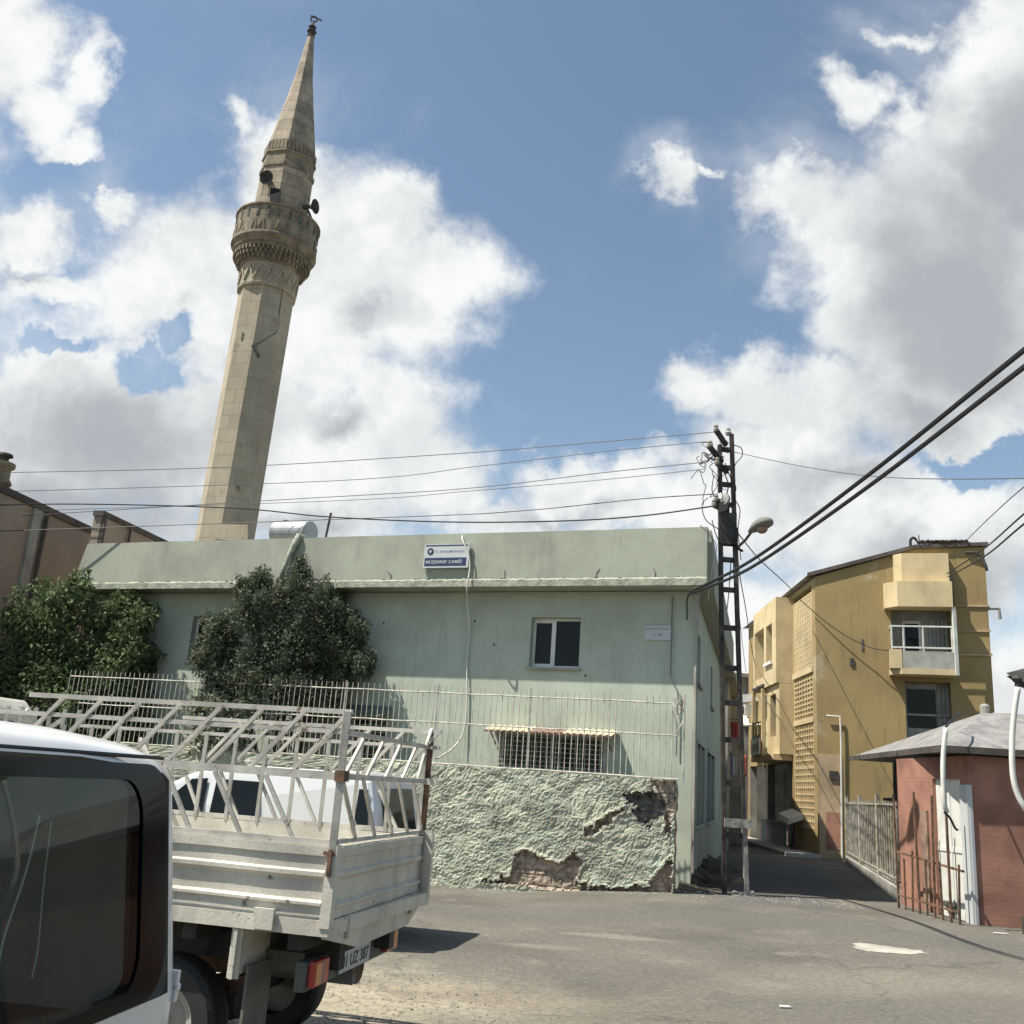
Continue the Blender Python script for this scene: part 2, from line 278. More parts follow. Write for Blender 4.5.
# ground: asphalt with worn lighter areas, dusty sand patch
def groundmat():
    mt = mat('worn dusty asphalt', (.140,.131,.106), .93, .13, .5, .9, 45, c2=(.185,.172,.14), c2amt=.25, c2scale=1.3, fine=.22, bdist=.012); N, L = nodes(mt); b = N['Principled BSDF']
    geo = N.new('ShaderNodeNewGeometry')
    old = b.inputs['Base Color'].links[0].from_socket
    nz = N.new('ShaderNodeTexNoise'); nz.inputs['Scale'].default_value = 1.1; nz.inputs['Detail'].default_value = 8; nz.inputs['Roughness'].default_value = .65; L.new(geo.outputs['Position'], nz.inputs['Vector'])
    def blob(cur, c, r, colr, soft=.5, amt=1.0):
        mp = N.new('ShaderNodeMapping'); mp.vector_type = 'TEXTURE'; mp.inputs['Location'].default_value = (c[0], c[1], 0); mp.inputs['Rotation'].default_value = (0, 0, radians(c[2])); mp.inputs['Scale'].default_value = (r[0], r[1], 1e3); L.new(geo.outputs['Position'], mp.inputs[0])
        ln = N.new('ShaderNodeVectorMath'); ln.operation = 'LENGTH'; L.new(mp.outputs[0], ln.inputs[0])
        ad = N.new('ShaderNodeMath'); ad.operation = 'MULTIPLY_ADD'; ad.inputs[1].default_value = 1.6; L.new(nz.outputs[0], ad.inputs[0]); L.new(ln.outputs['Value'], ad.inputs[2])
        mr = N.new('ShaderNodeMapRange'); mr.interpolation_type = 'SMOOTHSTEP'; L.new(ad.outputs[0], mr.inputs[0]); mr.inputs[1].default_value = 1.8+soft*.5; mr.inputs[2].default_value = 1.8-soft*.5; mr.inputs[3].default_value = 0; mr.inputs[4].default_value = amt
        x = N.new('ShaderNodeMix'); x.data_type = 'RGBA'; L.new(mr.outputs[0], x.inputs[0]); L.new(cur, x.inputs[6]); x.inputs[7].default_value = (*colr, 1); return x.outputs[2]
    sand = N.new('ShaderNodeTexNoise'); sand.inputs['Scale'].default_value = 30; sand.inputs['Detail'].default_value = 5; L.new(geo.outputs['Position'], sand.inputs['Vector'])
    c = blob(old, (-1.7, 7.5, -10), (2.5, 1.4), (.36,.33,.25), .45, .95)
    c = blob(c, (-.3, 8.2, 0), (1.4, 1.0), (.31,.255,.18), .9, .5)
    c = blob(c, (1.5, 6.8, 0), (3.2, 1.6), (.235,.21,.155), 1.2, .7)
    c = blob(c, (4.5, 10.5, 20), (2.5, 1.0), (.20,.185,.145), 1.2, .6)
    c = blob(c, (-4.5, 9.0, 0), (3.5, 2.0), (.33,.30,.22), .8, .8)
    c = blob(c, (1.65, 12.6, -8), (.6, .2), (.30,.275,.22), .9, .4)
    c = blob(c, (.6, 11.4, 0), (.4, .15), (.30,.275,.22), .9, .35)
    c = blob(c, (1.5, 15.2, 3), (5, 1.0), (.115,.11,.095), .9, .7)
    c = blob(c, (6.0, 14.5, -20), (4, .8), (.112,.108,.092), .9, .7)
    c = blob(c, (3.0, 9.0, 25), (3.5, .5), (.11,.105,.085), .9, .6)
    c = blob(c, (6.5, 24, -15), (1.6, 7), (.085,.085,.08), .6, .8)
    gn = N.new('ShaderNodeTexNoise'); gn.inputs['Scale'].default_value = 14; gn.inputs['Detail'].default_value = 9; gn.inputs['Roughness'].default_value = .8; L.new(geo.outputs['Position'], gn.inputs['Vector'])
    gm = N.new('ShaderNodeMapRange'); L.new(gn.outputs[0], gm.inputs[0]); gm.inputs[1].default_value = .3; gm.inputs[2].default_value = .7; gm.inputs[3].default_value = .5; gm.inputs[4].default_value = 1.42
    gx = N.new('ShaderNodeVectorMath'); gx.operation = 'SCALE'; L.new(c, gx.inputs[0]); L.new(gm.outputs[0], gx.inputs['Scale'])
    wz = N.new('ShaderNodeTexNoise'); wz.inputs['Scale'].default_value = 1.7; wz.inputs['Detail'].default_value = 6; L.new(geo.outputs['Position'], wz.inputs['Vector'])
    wa = N.new('ShaderNodeVectorMath'); wa.operation = 'MULTIPLY_ADD'; wa.inputs[1].default_value = (.9, .9, 0); L.new(wz.outputs['Color'], wa.inputs[0]); L.new(geo.outputs['Position'], wa.inputs[2])
    vo = N.new('ShaderNodeTexVoronoi'); vo.feature = 'DISTANCE_TO_EDGE'; vo.inputs['Scale'].default_value = .2; L.new(wa.outputs[0], vo.inputs['Vector'])
    vm = N.new('ShaderNodeMapRange'); L.new(vo.outputs['Distance'], vm.inputs[0]); vm.inputs[1].default_value = .001; vm.inputs[2].default_value = .006; vm.inputs[3].default_value = .74; vm.inputs[4].default_value = 1.
    g2 = N.new('ShaderNodeVectorMath'); g2.operation = 'SCALE'; L.new(gx.outputs[0], g2.inputs[0]); L.new(vm.outputs[0], g2.inputs['Scale'])
    L.new(g2.outputs[0], b.inputs['Base Color']); return mt
M['ground'] = groundmat()
M['grit'] = mat('dusty grit', (.20,.185,.15), .95, .2, 9, 0, 30)
def sstep(t): t = max(0., min(1., t)); return t*t*(3-2*t)
def gh(x, y):      # the road falls a little towards the yard wall
    return -.27*sstep((y-11)/7.5)*sstep((3.6-x)/4.2)
g = MB()
xs = [-600,-200,-80,-40]+[-30+.75*i for i in range(81)]+[40,80,200,600]; ysg = [-600,-150,-40,-10,-3]+[.75*i for i in range(81)]+[80,130,250,600]
g.add([(x, y, gh(x, y)) for y in ysg for x in xs], [(j*len(xs)+i, j*len(xs)+i+1, (j+1)*len(xs)+i+1, (j+1)*len(xs)+i) for j in range(len(ysg)-1) for i in range(len(xs)-1)])
o = g.build('ground', M['ground'], smooth=True); tag(o, kind='structure')

# ------------------------------------------------------------------ light and sky
SAZ, SEL = 256.0, 59.5      # the sun stands left of and a little behind the viewer
sd = Vector((sin(radians(SAZ))*cos(radians(SEL)), cos(radians(SAZ))*cos(radians(SEL)), sin(radians(SEL))))
ld = bpy.data.lights.new('sun', 'SUN'); ld.energy = 5.0; ld.angle = radians(.53); ld.color = (1, .945, .845)
lo = bpy.data.objects.new('sun', ld); col.objects.link(lo); lo.rotation_euler = sd.to_track_quat('Z', 'Y').to_euler(); lo.location = (-20, -10, 40)
w = bpy.data.worlds.new('World'); sc.world = w; w.use_nodes = True; N = w.node_tree.nodes; L = w.node_tree.links
bg = N['Background']; sky = N.new('ShaderNodeTexSky'); sky.sky_type = 'NISHITA'; sky.sun_disc = False; sky.sun_elevation = radians(SEL); sky.sun_rotation = radians(SAZ)
sky.air_density = 1.0; sky.dust_density = .6; sky.ozone_density = 1.0
tc = N.new('ShaderNodeTexCoord'); D = tc.outputs['Generated']
def mrange(v, a, b_, c_=0., d_=1.):
    n_ = N.new('ShaderNodeMapRange'); n_.interpolation_type = 'SMOOTHSTEP'; L.new(v, n_.inputs[0]); n_.inputs[1].default_value = a; n_.inputs[2].default_value = b_; n_.inputs[3].default_value = c_; n_.inputs[4].default_value = d_; return n_.outputs[0]
def vdot(v):
    n_ = N.new('ShaderNodeVectorMath'); n_.operation = 'DOT_PRODUCT'; L.new(D, n_.inputs[0]); n_.inputs[1].default_value = v; return n_.outputs['Value']
def mth(op, a, b_=None, c_=None):
    n_ = N.new('ShaderNodeMath'); n_.operation = op
    for i, q in enumerate((a, b_, c_)):
        if q is None: continue
        if isinstance(q, (int, float)): n_.inputs[i].default_value = q
        else: L.new(q, n_.inputs[i])
    return n_.outputs[0]
# cloud plane: a fixed direction of the sky (azimuth 0, 15.5 degrees up); the field is tied to the world, not to the lens
dz = mth('MAXIMUM', mth('ABSOLUTE', vdot(tuple(cf))), .12); du = mth('DIVIDE', vdot(tuple(cr)), dz); dv = mth('DIVIDE', vdot(tuple(cu)), dz)
cm = N.new('ShaderNodeCombineXYZ'); L.new(du, cm.inputs[0]); L.new(dv, cm.inputs[1])
def noi(scale, det, rg, off=0.0, dist=0.0):
    n_ = N.new('ShaderNodeTexNoise'); n_.inputs['Scale'].default_value = scale; n_.inputs['Detail'].default_value = det; n_.inputs['Roughness'].default_value = rg; n_.inputs['Distortion'].default_value = dist
    a = N.new('ShaderNodeVectorMath'); a.operation = 'ADD'; a.inputs[1].default_value = (off, off*.7, off*1.3); L.new(cm.outputs[0], a.inputs[0]); L.new(a.outputs[0], n_.inputs['Vector']); return n_
wn = noi(7, 8, .62, 3.1)
ws = N.new('ShaderNodeVectorMath'); ws.operation = 'SUBTRACT'; L.new(wn.outputs['Color'], ws.inputs[0]); ws.inputs[1].default_value = (.5, .5, .5)
wk = N.new('ShaderNodeVectorMath'); wk.operation = 'SCALE'; L.new(ws.outputs[0], wk.inputs[0]); wk.inputs['Scale'].default_value = .16
wp = N.new('ShaderNodeVectorMath'); wp.operation = 'ADD'; L.new(cm.outputs[0], wp.inputs[0]); L.new(wk.outputs[0], wp.inputs[1])
fl = N.new('ShaderNodeVectorMath'); fl.operation = 'MULTIPLY'; L.new(wp.outputs[0], fl.inputs[0]); fl.inputs[1].default_value = (1, 1, 0)
def blobs(lst):
    cur = None
    sp = N.new('ShaderNodeSeparateXYZ'); L.new(fl.outputs[0], sp.inputs[0])
    for (x, y, rx, ry, *k) in lst:
        cx = N.new('ShaderNodeCombineXYZ'); L.new(sp.outputs[0], cx.inputs[0]); L.new(sp.outputs[1], cx.inputs[1])
        if cur is not None: L.new(cur, cx.inputs[2])
        mp = N.new('ShaderNodeVectorMath'); mp.operation = 'MULTIPLY_ADD'; mp.inputs[1].default_value = (F/rx, F/ry, 1e-9); mp.inputs[2].default_value = (-(x-512)/rx, -(512-y)/ry, 0)
        L.new(cx.outputs[0], mp.inputs[0]); ln = N.new('ShaderNodeVectorMath'); ln.operation = 'LENGTH'; L.new(mp.outputs[0], ln.inputs[0])
        v = mth('SUBTRACT', 1.0 if not k else k[0], ln.outputs['Value'])
        cur = v if cur is None else mth('SMOOTH_MAX', cur, v, .18)
    return cur
CL = [(330,265,135,105),(425,285,80,85),(270,170,62,62),(390,215,55,45),(200,265,118,85),(130,300,60,50),(300,340,140,70),(250,420,120,60),(390,420,95,70),(425,480,85,70),(300,480,150,80),
      (240,115,26,38,.6),(110,215,40,26,.75),
      (20,250,48,38),(50,300,70,22,.8),(60,400,120,80),(150,440,130,90),(40,470,130,90),(90,520,200,50,.8),
      (15,60,60,70,.95),(45,125,55,40,.8),(75,160,45,28,.75),(0,10,60,40,.9),(85,85,30,60,.6),
      (675,168,36,36,.85),(712,165,40,13,.55),
      (800,195,70,52),(850,225,90,80),(930,220,120,130),(1000,110,85,120),(1010,20,50,60),(970,330,135,130),(880,320,60,50),(905,110,60,35,.7),(850,88,50,48,.72),(915,22,70,26,.5),(1100,200,150,260),
      (700,390,52,32,.9),(760,385,75,48),(830,400,110,50),(780,450,110,60),(840,510,170,75),(940,540,160,70),(720,520,90,60,.8),(950,420,110,50),
      (560,470,60,32,.8),(600,495,110,36,.9),(500,520,110,30,.8),(640,530,120,30,.8),(720,470,80,40,.8),
      (-250,250,280,260),(740,650,300,110,.9),(200,680,600,110,.8),(1000,700,300,110,.8),(-300,600,300,200),(1300,450,260,220),(1250,-150,220,160),(150,-250,260,150),(700,-420,300,160)]
Dn = blobs(CL)
HL = [(158,368,36,30,.8),(995,462,62,18,.85),(60,190,70,18,.6),(640,440,60,16,.6),(520,560,90,14,.5),(190,330,26,20,.5),(60,345,60,14,.5)]
Hn = blobs(HL)
f1 = noi(9, 10, .6, 7.7); f2 = noi(26, 8, .65, 1.2)
nfac = mth('ADD', mth('MULTIPLY', mth('SUBTRACT', f1.outputs[0], .5), 1.25), mth('MULTIPLY', mth('SUBTRACT', f2.outputs[0], .5), .42))
Dt = mth('ADD', mth('SUBTRACT', Dn, mrange(Hn, -.6, .8, 0., 1.15)), nfac)
alpha = mth('MULTIPLY', mth('MAXIMUM', mrange(Dt, -.22, .46), mth('MULTIPLY', mth('MULTIPLY', mrange(noi(2.6, 9, .6, 21.7, .4).outputs[0], .46, .70), mrange(Dn, -1.1, .0)), .45)), mrange(vdot(tuple(cf)), -.05, .2, .12, 1.))
SH = [(110,430,170,80,1),(60,500,200,70,1),(960,300,130,150,1.1),(1010,170,90,130,1.1),(930,420,120,60,.8),(380,310,90,40,.55),(190,300,60,40,.4),(330,420,70,40,.5),(860,490,160,50,.7),(300,520,200,40,.6),(560,520,200,30,.5),(930,560,150,60,.8),(20,290,60,20,.6)]
Sn = blobs(SH); f3 = noi(5, 7, .55, 12.3)
shade = mrange(mth('ADD', mth('MULTIPLY', Sn, .9), mth('MULTIPLY', mth('SUBTRACT', f3.outputs[0], .5), 1.6)), -.15, .75)
billow = mrange(mth('ADD', f1.outputs[0], mth('MULTIPLY', mth('SUBTRACT', f2.outputs[0], .5), .42)), .36, .62)
def cmix(a, b_, f_):
    n_ = N.new('ShaderNodeMix'); n_.data_type = 'RGBA'
    if isinstance(f_, (int, float)): n_.inputs[0].default_value = f_
    else: L.new(f_, n_.inputs[0])
    for i, q in ((6, a), (7, b_)):
        if isinstance(q, tuple): n_.inputs[i].default_value = (*q, 1)
        else: L.new(q, n_.inputs[i])
    return n_.outputs[2]
WS = .11
EX = WS*1.537; white = (.95/EX, .97/EX, .965/EX); soft = (.79/EX, .81/EX, .82/EX); grey = (.40/EX, .43/EX, .465/EX)
cc = cmix(soft, white, billow); cc = cmix(cc, grey, mth('MULTIPLY', shade, .9))
skyc = N.new('ShaderNodeMix'); skyc.data_type = 'RGBA'; skyc.blend_type = 'MULTIPLY'; skyc.inputs[0].default_value = 1; L.new(sky.outputs[0], skyc.inputs[6]); skyc.inputs[7].default_value = (.98, .945, .86, 1)
fin = cmix(skyc.outputs[2], cc, alpha)
L.new(fin, bg.inputs[0]); bg.inputs[1].default_value = WS
w.cycles.sampling_method = 'MANUAL'; w.cycles.sample_map_resolution = 256
sc.view_settings.view_transform = 'Standard'; sc.view_settings.look = 'None'; sc.view_settings.gamma = 1; sc.view_settings.exposure = .62
sc.render.engine = 'CYCLES'; sc.render.resolution_x = sc.render.resolution_y = 1024
#@@BODY
# ================================================================== the mosque building
FA = Fr((3.78, 19.3), 111.5)            # front wall: u to the right, 0 at the right corner, d towards the street
FS = Fr((3.78, 19.3), 15)             # alley side wall: u going back, d towards the alley
UL = FA.uz(91, 592)[0]-.12                # left end
ZS = 5.62; ZT = 6.80; OV = .60; SL = 14.2
mosque = thing('mosque_building', 'long pale green flat-roofed mosque building with a deep plain parapet', 'building', (-2.5, 21.2, 0))
w1 = (*[FA.uz(532, 614)[0], FA.uz(580, 640)[0]], 4.03, 5.08)
uw2 = FA.uz(190, 640)[0]; w2 = (uw2, uw2+1.05, 4.0, 5.06)
ub0, ub1 = FA.uz(500, 735)[0], FA.uz(606, 735)[0]
wb = (ub0, ub1, 1.95, 2.70)
ug0, ug1 = FA.uz(350, 720)[0], FA.uz(388, 720)[0]
wg = (ug0, ug1, 1.75, 2.85)
mb = MB()
mb.wall(FA, UL+.35, 0, 0, ZS, [w1, w2, wb, wg], .26)
sw = []
for (xa, xb, yt, yb) in ((690, 695, 615, 682), (711, 714.5, 655, 690)):
    pass
sideup = [(1.0, 1.9, 3.9, 4.95), (6.2, 7.1, 3.9, 4.95)]
sidelow = [(1.2, 3.9, 1.1, 2.72), (5.0, 8.6, 1.1, 2.72)]
mb.wall(FS, 0, SL, 0, ZS, sideup+sidelow, .14)
# back and far left wall, roof
q = [FA.p(UL+.35, 0, 0), FA.p(UL+.35, -8, 0), FS.p(SL, 0, 0)]
mb.add([q[0], q[1], q[1]+V3(0,0,ZS), q[0]+V3(0,0,ZS)], [(0,1,2,3)])
mb.add([q[1], q[2], q[2]+V3(0,0,ZS), q[1]+V3(0,0,ZS)], [(0,1,2,3)])
mb.build('wall', M['fac'], mosque)
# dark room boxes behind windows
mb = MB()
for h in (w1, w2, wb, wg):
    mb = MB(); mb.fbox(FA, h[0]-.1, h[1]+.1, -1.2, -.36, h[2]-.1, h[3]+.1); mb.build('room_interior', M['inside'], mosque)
# parapet: one profile swept along front (with flared left end) and side
def parapet_piece(fr, u0, u1, ov, zs, zt, skew0=0, skew1=0):
    m_ = MB(); n = 60
    P = []
    for i in range(n+1):
        u = u0+(u1-u0)*i/n; t = i/n
        sag = .012*noise.noise((u*.7, 0, 3))+.006*noise.noise((u*3, 0, 7))
        prof = [(-.25, zs+.02), (ov, zs), (ov+.015, zs+.13), (ov-.03, zs+.16), (ov-.035, zt+sag), (ov-.2, zt+sag), (ov-.2, zt-.35), (-.3, zt-.4)]
        for (d_, z_) in prof:
            k = (1-t)*skew0*(z_-zs)/(zt-zs) + t*skew1*(d_)
            P.append(fr.p(u+k, d_, z_))
    r = 8
    F_ = [(i*r+k, i*r+(k+1) % r, (i+1)*r+(k+1) % r, (i+1)*r+k) for i in range(n) for k in range(r)]
    F_ += [tuple(range(r))[::-1], tuple(n*r+k for k in range(r))]
    m_.add(P, F_); return m_
pf = parapet_piece(FA, UL, OV*0+.32, OV, ZS, ZT, skew0=.28)
pf.build('parapet', M['fascia'], mosque)
ps = parapet_piece(FS, -OV+.25, SL+.3, .36, ZS+.002, ZT-.003)
ps.build('parapet', M['fascia'], mosque)
# cracked plaster lip along parapet foot
mb = MB(); n = 520; P = []
for i in range(n+1):
    u = UL-.02+(0.36-UL)*i/n
    a = .02*noise.noise((u*4, 1, 0))+.018*noise.noise((u*13, 4, 0)); b_ = .016*noise.noise((u*7, 9, 0))+.02*noise.noise((u*25, 2, 0))
    for d_, z_ in ((OV+.015, ZS-.012+.3*a), (OV+.040, ZS-.005+.4*a), (OV+.042, ZS+.13+b_), (OV+.0, ZS+.165+a+b_*.8)): P.append(FA.p(u, d_, z_))
mb.add(P, [(i*4+k, i*4+(k+1) % 4, (i+1)*4+(k+1) % 4, (i+1)*4+k) for i in range(n) for k in range(4)])
mb.build('parapet_lip', M['lip'], mosque)
mb = MB(); P = []; u = UL
while u < .3: P.append(FA.p(u, OV-.022, ZS+.165+.022*noise.noise((u*6, 3, 1))+.018*noise.noise((u*21, 7, 1)))); u += .045
mb.tube(P, .011, 4); mb.build('parapet_crack', M['hollowdark'], mosque)
for k_ in range(5):
    mb = MB(); u = [-8.2, -6.6, -3.9, -1.9, -.7][k_]; mb.tube([FA.p(u+.03*noise.noise((j*.9, k_, 2))*j, OV-.022 if j > 1 else OV+.03, ZS+.0+.09*j) for j in range(5)], .007, 4); mb.build('parapet_crack', M['hollowdark'], mosque)
R = random.Random(77)
for k_ in range(7):
    mb = MB(); c = FA.p(R.uniform(-9, -.5), .0, R.uniform(3.2, 5.3)); mb.lathe(c, [(.028,0),(.024,.006)], 7, axis=FA.n); mb.build('wall_hole', M['hollowdark'], mosque)
# roof slab
mb = MB(); mb.add([FA.p(UL, .3, ZT-.5), FA.p(0.2, .3, ZT-.5), FS.p(SL, .2, ZT-.5), FA.p(UL+.35, -8, ZT-.5)], [(0,1,2,3)]); mb.build('roof', M['concrete'], mosque)
def upvc(fr, h, parent, split=.42, dd=-.10):
    u0, u1, z0, z1 = h
    fm = MB(); t = .055
    fm.fbox(fr, u0, u1, dd-.05, dd, z0, z0+t); fm.fbox(fr, u0, u1, dd-.05, dd, z1-t, z1)
    fm.fbox(fr, u0, u0+t, dd-.05, dd-.001, z0+t, z1-t); fm.fbox(fr, u1-t, u1, dd-.05, dd-.001, z0+t, z1-t)
    us = u0+(u1-u0)*split; fm.fbox(fr, us-.045, us+.045, dd-.05, dd+.008, z0+t, z1-t)
    fm.fbox(fr, u0+t, us-.045, dd-.04, dd-.006, z0+t, z0+t+.04); fm.fbox(fr, u0+t, us-.045, dd-.04, dd-.006, z1-t-.04, z1-t)
    f_ = fm.build('window', M['pvc'], parent)
    g_ = MB(); g_.fbox(fr, u0+t, u1-t, dd-.035, dd-.03, z0+t, z1-t); g_.build('pane', M['winglass'], f_)
    s_ = MB(); s_.fbox(fr, u0-.05, u1+.05, dd-.03, .07, z0-.055, z0-.005); s_.build('sill', M['concrete'], f_)
    return f_
upvc(FA, w1, mosque, dd=-.17); upvc(FA, w2, mosque, dd=-.17)
# low grilled windows
def grille(fr, h, parent, nv, nh, d=.03):
    u0, u1, z0, z1 = h; gm = MB()
    for i in range(nv+1): u = u0+(u1-u0)*i/nv; gm.bar(fr.p(u, d, z0), fr.p(u, d, z1), .014)
    for j in range(nh+1): z = z0+(z1-z0)*j/nh; gm.bar(fr.p(u0, d+.012, z), fr.p(u1, d+.012, z), .014)
    return gm.build('window_grille', M['fence'], parent)
for h, nv, nh in ((wb, 22, 8), (wg, 7, 7)):
    fm = MB(); u0, u1, z0, z1 = h
    for a in (u0+.03, (u0+u1)/2, u1-.03): fm.fbox(FA, a-.03, a+.03, -.12, -.07, z0, z1)
    fm.fbox(FA, u0+.06, u1-.06, -.119, -.071, z0, z0+.06); fm.fbox(FA, u0+.06, u1-.06, -.119, -.071, z1-.06, z1)
    wn_ = fm.build('window', M['pvc'], mosque); g_ = MB(); g_.fbox(FA, u0, u1, -.11, -.105, z0, z1); g_.build('pane', M['winglass'], wn_)
    grille(FA, h, mosque, nv, nh)
# hoods over the low windows
def hood(fr, u0, u1, z1, z0, out, mats, name, segs):
    n = 90; P = []
    m_ = MB()
    for i in range(n+1):
        u = u0+(u1-u0)*i/n; k = .014*sin(i*2*pi/4.5) if segs else 0
        P += [fr.p(u, .02, z1+k), fr.p(u, out, z0+k), fr.p(u, out, z0+k-.012), fr.p(u, .02, z1+k-.012)]
    for i in range(n):
        t = i/n; mi = 1 if (segs and .36 < t < .62) else 0
        for k in range(4): m_.add([P[i*4+k], P[i*4+(k+1) % 4], P[i*4+4+(k+1) % 4], P[i*4+4+k]], [(0,1,2,3)], mi)
    o_ = m_.build(name, mats, mosque)
    b_ = MB()
    for u in (u0+.12, u1-.12): b_.bar(fr.p(u, out-.03, z0-.02), fr.p(u, .02, z0-.28), .02)
    b_.bar(fr.p(u0, out-.01, z0-.03), fr.p(u1, out-.01, z0-.03), .03)
    b_.build('hood_bracket', M['rust'], o_)
    return o_
hood(FA, FA.uz(492, 728)[0], FA.uz(618, 730)[0], 2.82, 2.70, .42, [M['canopy'], M['canopybrown']], 'window_hood', True)
hood(FA, FA.uz(346, 712)[0], FA.uz(392, 712)[0], 3.10, 2.86, .40, [M['canopygreen']], 'window_hood', False)
# side windows: tall upper, shuttered lower
for h in sideup: upvc(FS, h, mosque)
for h in sidelow:
    u0, u1, z0, z1 = h; fm = MB()
    for a, b_ in ((u0, u0+.06), ((u0+u1)/2-.08, (u0+u1)/2+.08), (u1-.06, u1)): fm.fbox(FS, a, b_, -.1, .02, z0, z1)
    fm.fbox(FS, u0, u1, -.1, .05, z0-.06, z0); fm.fbox(FS, u0, u1, -.1, .035, z1, z1+.07)
    f_ = fm.build('window', M['fac'], mosque); s_ = MB(); k = z0+.02
    while k < z1-.03: s_.add([FS.p(u0+.06, -.05, k), FS.p(u1-.06, -.05, k), FS.p(u1-.06, -.075, k+.055), FS.p(u0+.06, -.075, k+.055)], [(0,1,2,3)]); s_.add([FS.p(u0+.06, -.05, k), FS.p(u1-.06, -.05, k), FS.p(u1-.06, -.075, k-.004), FS.p(u0+.06, -.075, k-.004)], [(0,1,2,3)]); k += .06
    s_.build('shutter', M['shutter'], f_)
mb = MB(); mb.tube([FA.p(.06, .09, .3), FA.p(.06, .09, 2.5), FA.p(.05, .10, 4.6), FA.p(.07, .09, 5.6)], .035, 8); mb.build('downpipe', M['concrete'], mosque)
# plaster pipe stub over the parapet
a = FA.uz(298, 545, OV); b_ = FA.uz(284, 585, OV)
mb = MB(); mb.tube([FA.p(a[0]+.02, OV-.25, 6.83), FA.p(a[0], OV+.02, 6.83), FA.p(a[0]-.07, OV+.05, 6.6), FA.p(b_[0]-.03, OV+.05, 6.05), FA.p(b_[0]-.06, OV+.05, 5.8)], [.07, .08, .075, .06, .055], 10); mb.build('drain_pipe', M['lip'], mosque, smooth=True)

# hanging cable over the parapet
def fpt(px, py, d): u, z = FA.uz(px, py, d); return FA.p(u, d, z)
pts = [fpt(462, 534, OV-.1), fpt(463, 541, OV+.06), fpt(468, 552, OV+.07), fpt(470, 566, OV+.06), fpt(467, 588, OV+.09), fpt(467, 600, .30), fpt(469, 620, .10), fpt(469, 640, .06), fpt(467, 660, .05), fpt(467, 700, .05), fpt(464, 730, .07), fpt(455, 746, .2), fpt(440, 757, .5), fpt(434, 758, .7)]
def smoothpts(P, k=6):
    out = []
    for i in range(len(P)-1):
        p0 = P[max(i-1, 0)]; p1 = P[i]; p2 = P[i+1]; p3 = P[min(i+2, len(P)-1)]
        for j in range(k):
            t = j/k; out.append(.5*((2*p1)+(p2-p0)*t+(2*p0-5*p1+4*p2-p3)*t*t+(3*p1-p0-3*p2+p3)*t**3))
    return out+[P[-1]]
mb = MB(); mb.tube(smoothpts(pts), .018, 6); o = mb.build('hanging_cable', M['cablewhite'], smooth=True); tag(o, 'loose white cable hanging over the green parapet down the front wall past the blue sign', 'cable')

# blue and white sign on the parapet
a = FA.uz(425, 545, OV+.04); b_ = FA.uz(468, 567, OV+.04); su0, su1, sz0, sz1 = a[0], b_[0], b_[1]-.01, a[1]+.01
sign = thing('name_sign', 'blue and white nameboard fixed on the green parapet', 'sign', tuple(FA.p((su0+su1)/2, OV, sz0)))
mb = MB(); dd = OV+.0; mb.fbox(FA, su0, su1, dd, dd+.05, sz0, sz1); mb.build('board', M['signwhite'], sign)
mb = MB(); zm = sz0+.42*(sz1-sz0); mb.fbox(FA, su0+.03, su1-.05, dd+.051, dd+.054, sz0+.04, zm); mb.fbox(FA, su0+.03, su1-.03, dd+.051, dd+.054, sz1-.045, sz1-.02); mb.build('blue_band', M['navy'], sign)
text_obj('MÜŞERREF CAMİİ', 'lettering', FA, (su0+su1)/2-.04, dd+.057, (sz0+.04+zm)/2, .105, M['signwhite'], sign, width=(su1-su0)*.80, bold=.012)
text_obj('T.C. SEYHAN MÜFTÜLÜĞÜ', 'lettering', FA, (su0+su1)/2+.07, dd+.057, (zm+sz1-.03)/2+.01, .06, M['bluetext'], sign, width=(su1-su0)*.66, bold=.005)
mb = MB(); c = FA.p(su0+.155, dd+.053, (zm+sz1-.03)/2+.005); mb.lathe(c, [(.075,0),(.075,.004)], 20, axis=FA.n); e_ = mb.build('emblem', M['navy'], sign)
mb = MB(); mb.lathe(c+FA.n*.0045, [(.03,0),(.03,.002)], 12, axis=FA.n); mb.build('emblem_core', M['signwhite'], e_)
# small plaque
a = FA.uz(645, 625, .02); b_ = FA.uz(671, 640, .02); pu0, pu1, pz0, pz1 = a[0], b_[0], b_[1], a[1]
pl_ = thing('plaque', 'small grey nameplate high on the green front wall near its right corner', 'plaque', tuple(FA.p((pu0+pu1)/2, 0, pz0)))
mb = MB(); mb.fbox(FA, pu0, pu1, .002, .03, pz0, pz1); mb.build('board', M['signwhite'], pl_)
text_obj('MÜŞERREF CAMİİ', 'lettering', FA, (pu0+pu1)/2, .033, pz1-.075, .065, M['signgrey'], pl_, width=(pu1-pu0)*.88)
text_obj('T.S. 1958', 'lettering', FA, (pu0+pu1)/2+.0, .033, pz0+.10, .055, M['signgrey'], pl_, width=(pu1-pu0)*.34)
mb = MB(); mb.fbox(FA, pu0-.0, pu1+.0, .03, .033, pz1-.012, pz1); mb.build('board_rim', M['fac'], pl_)

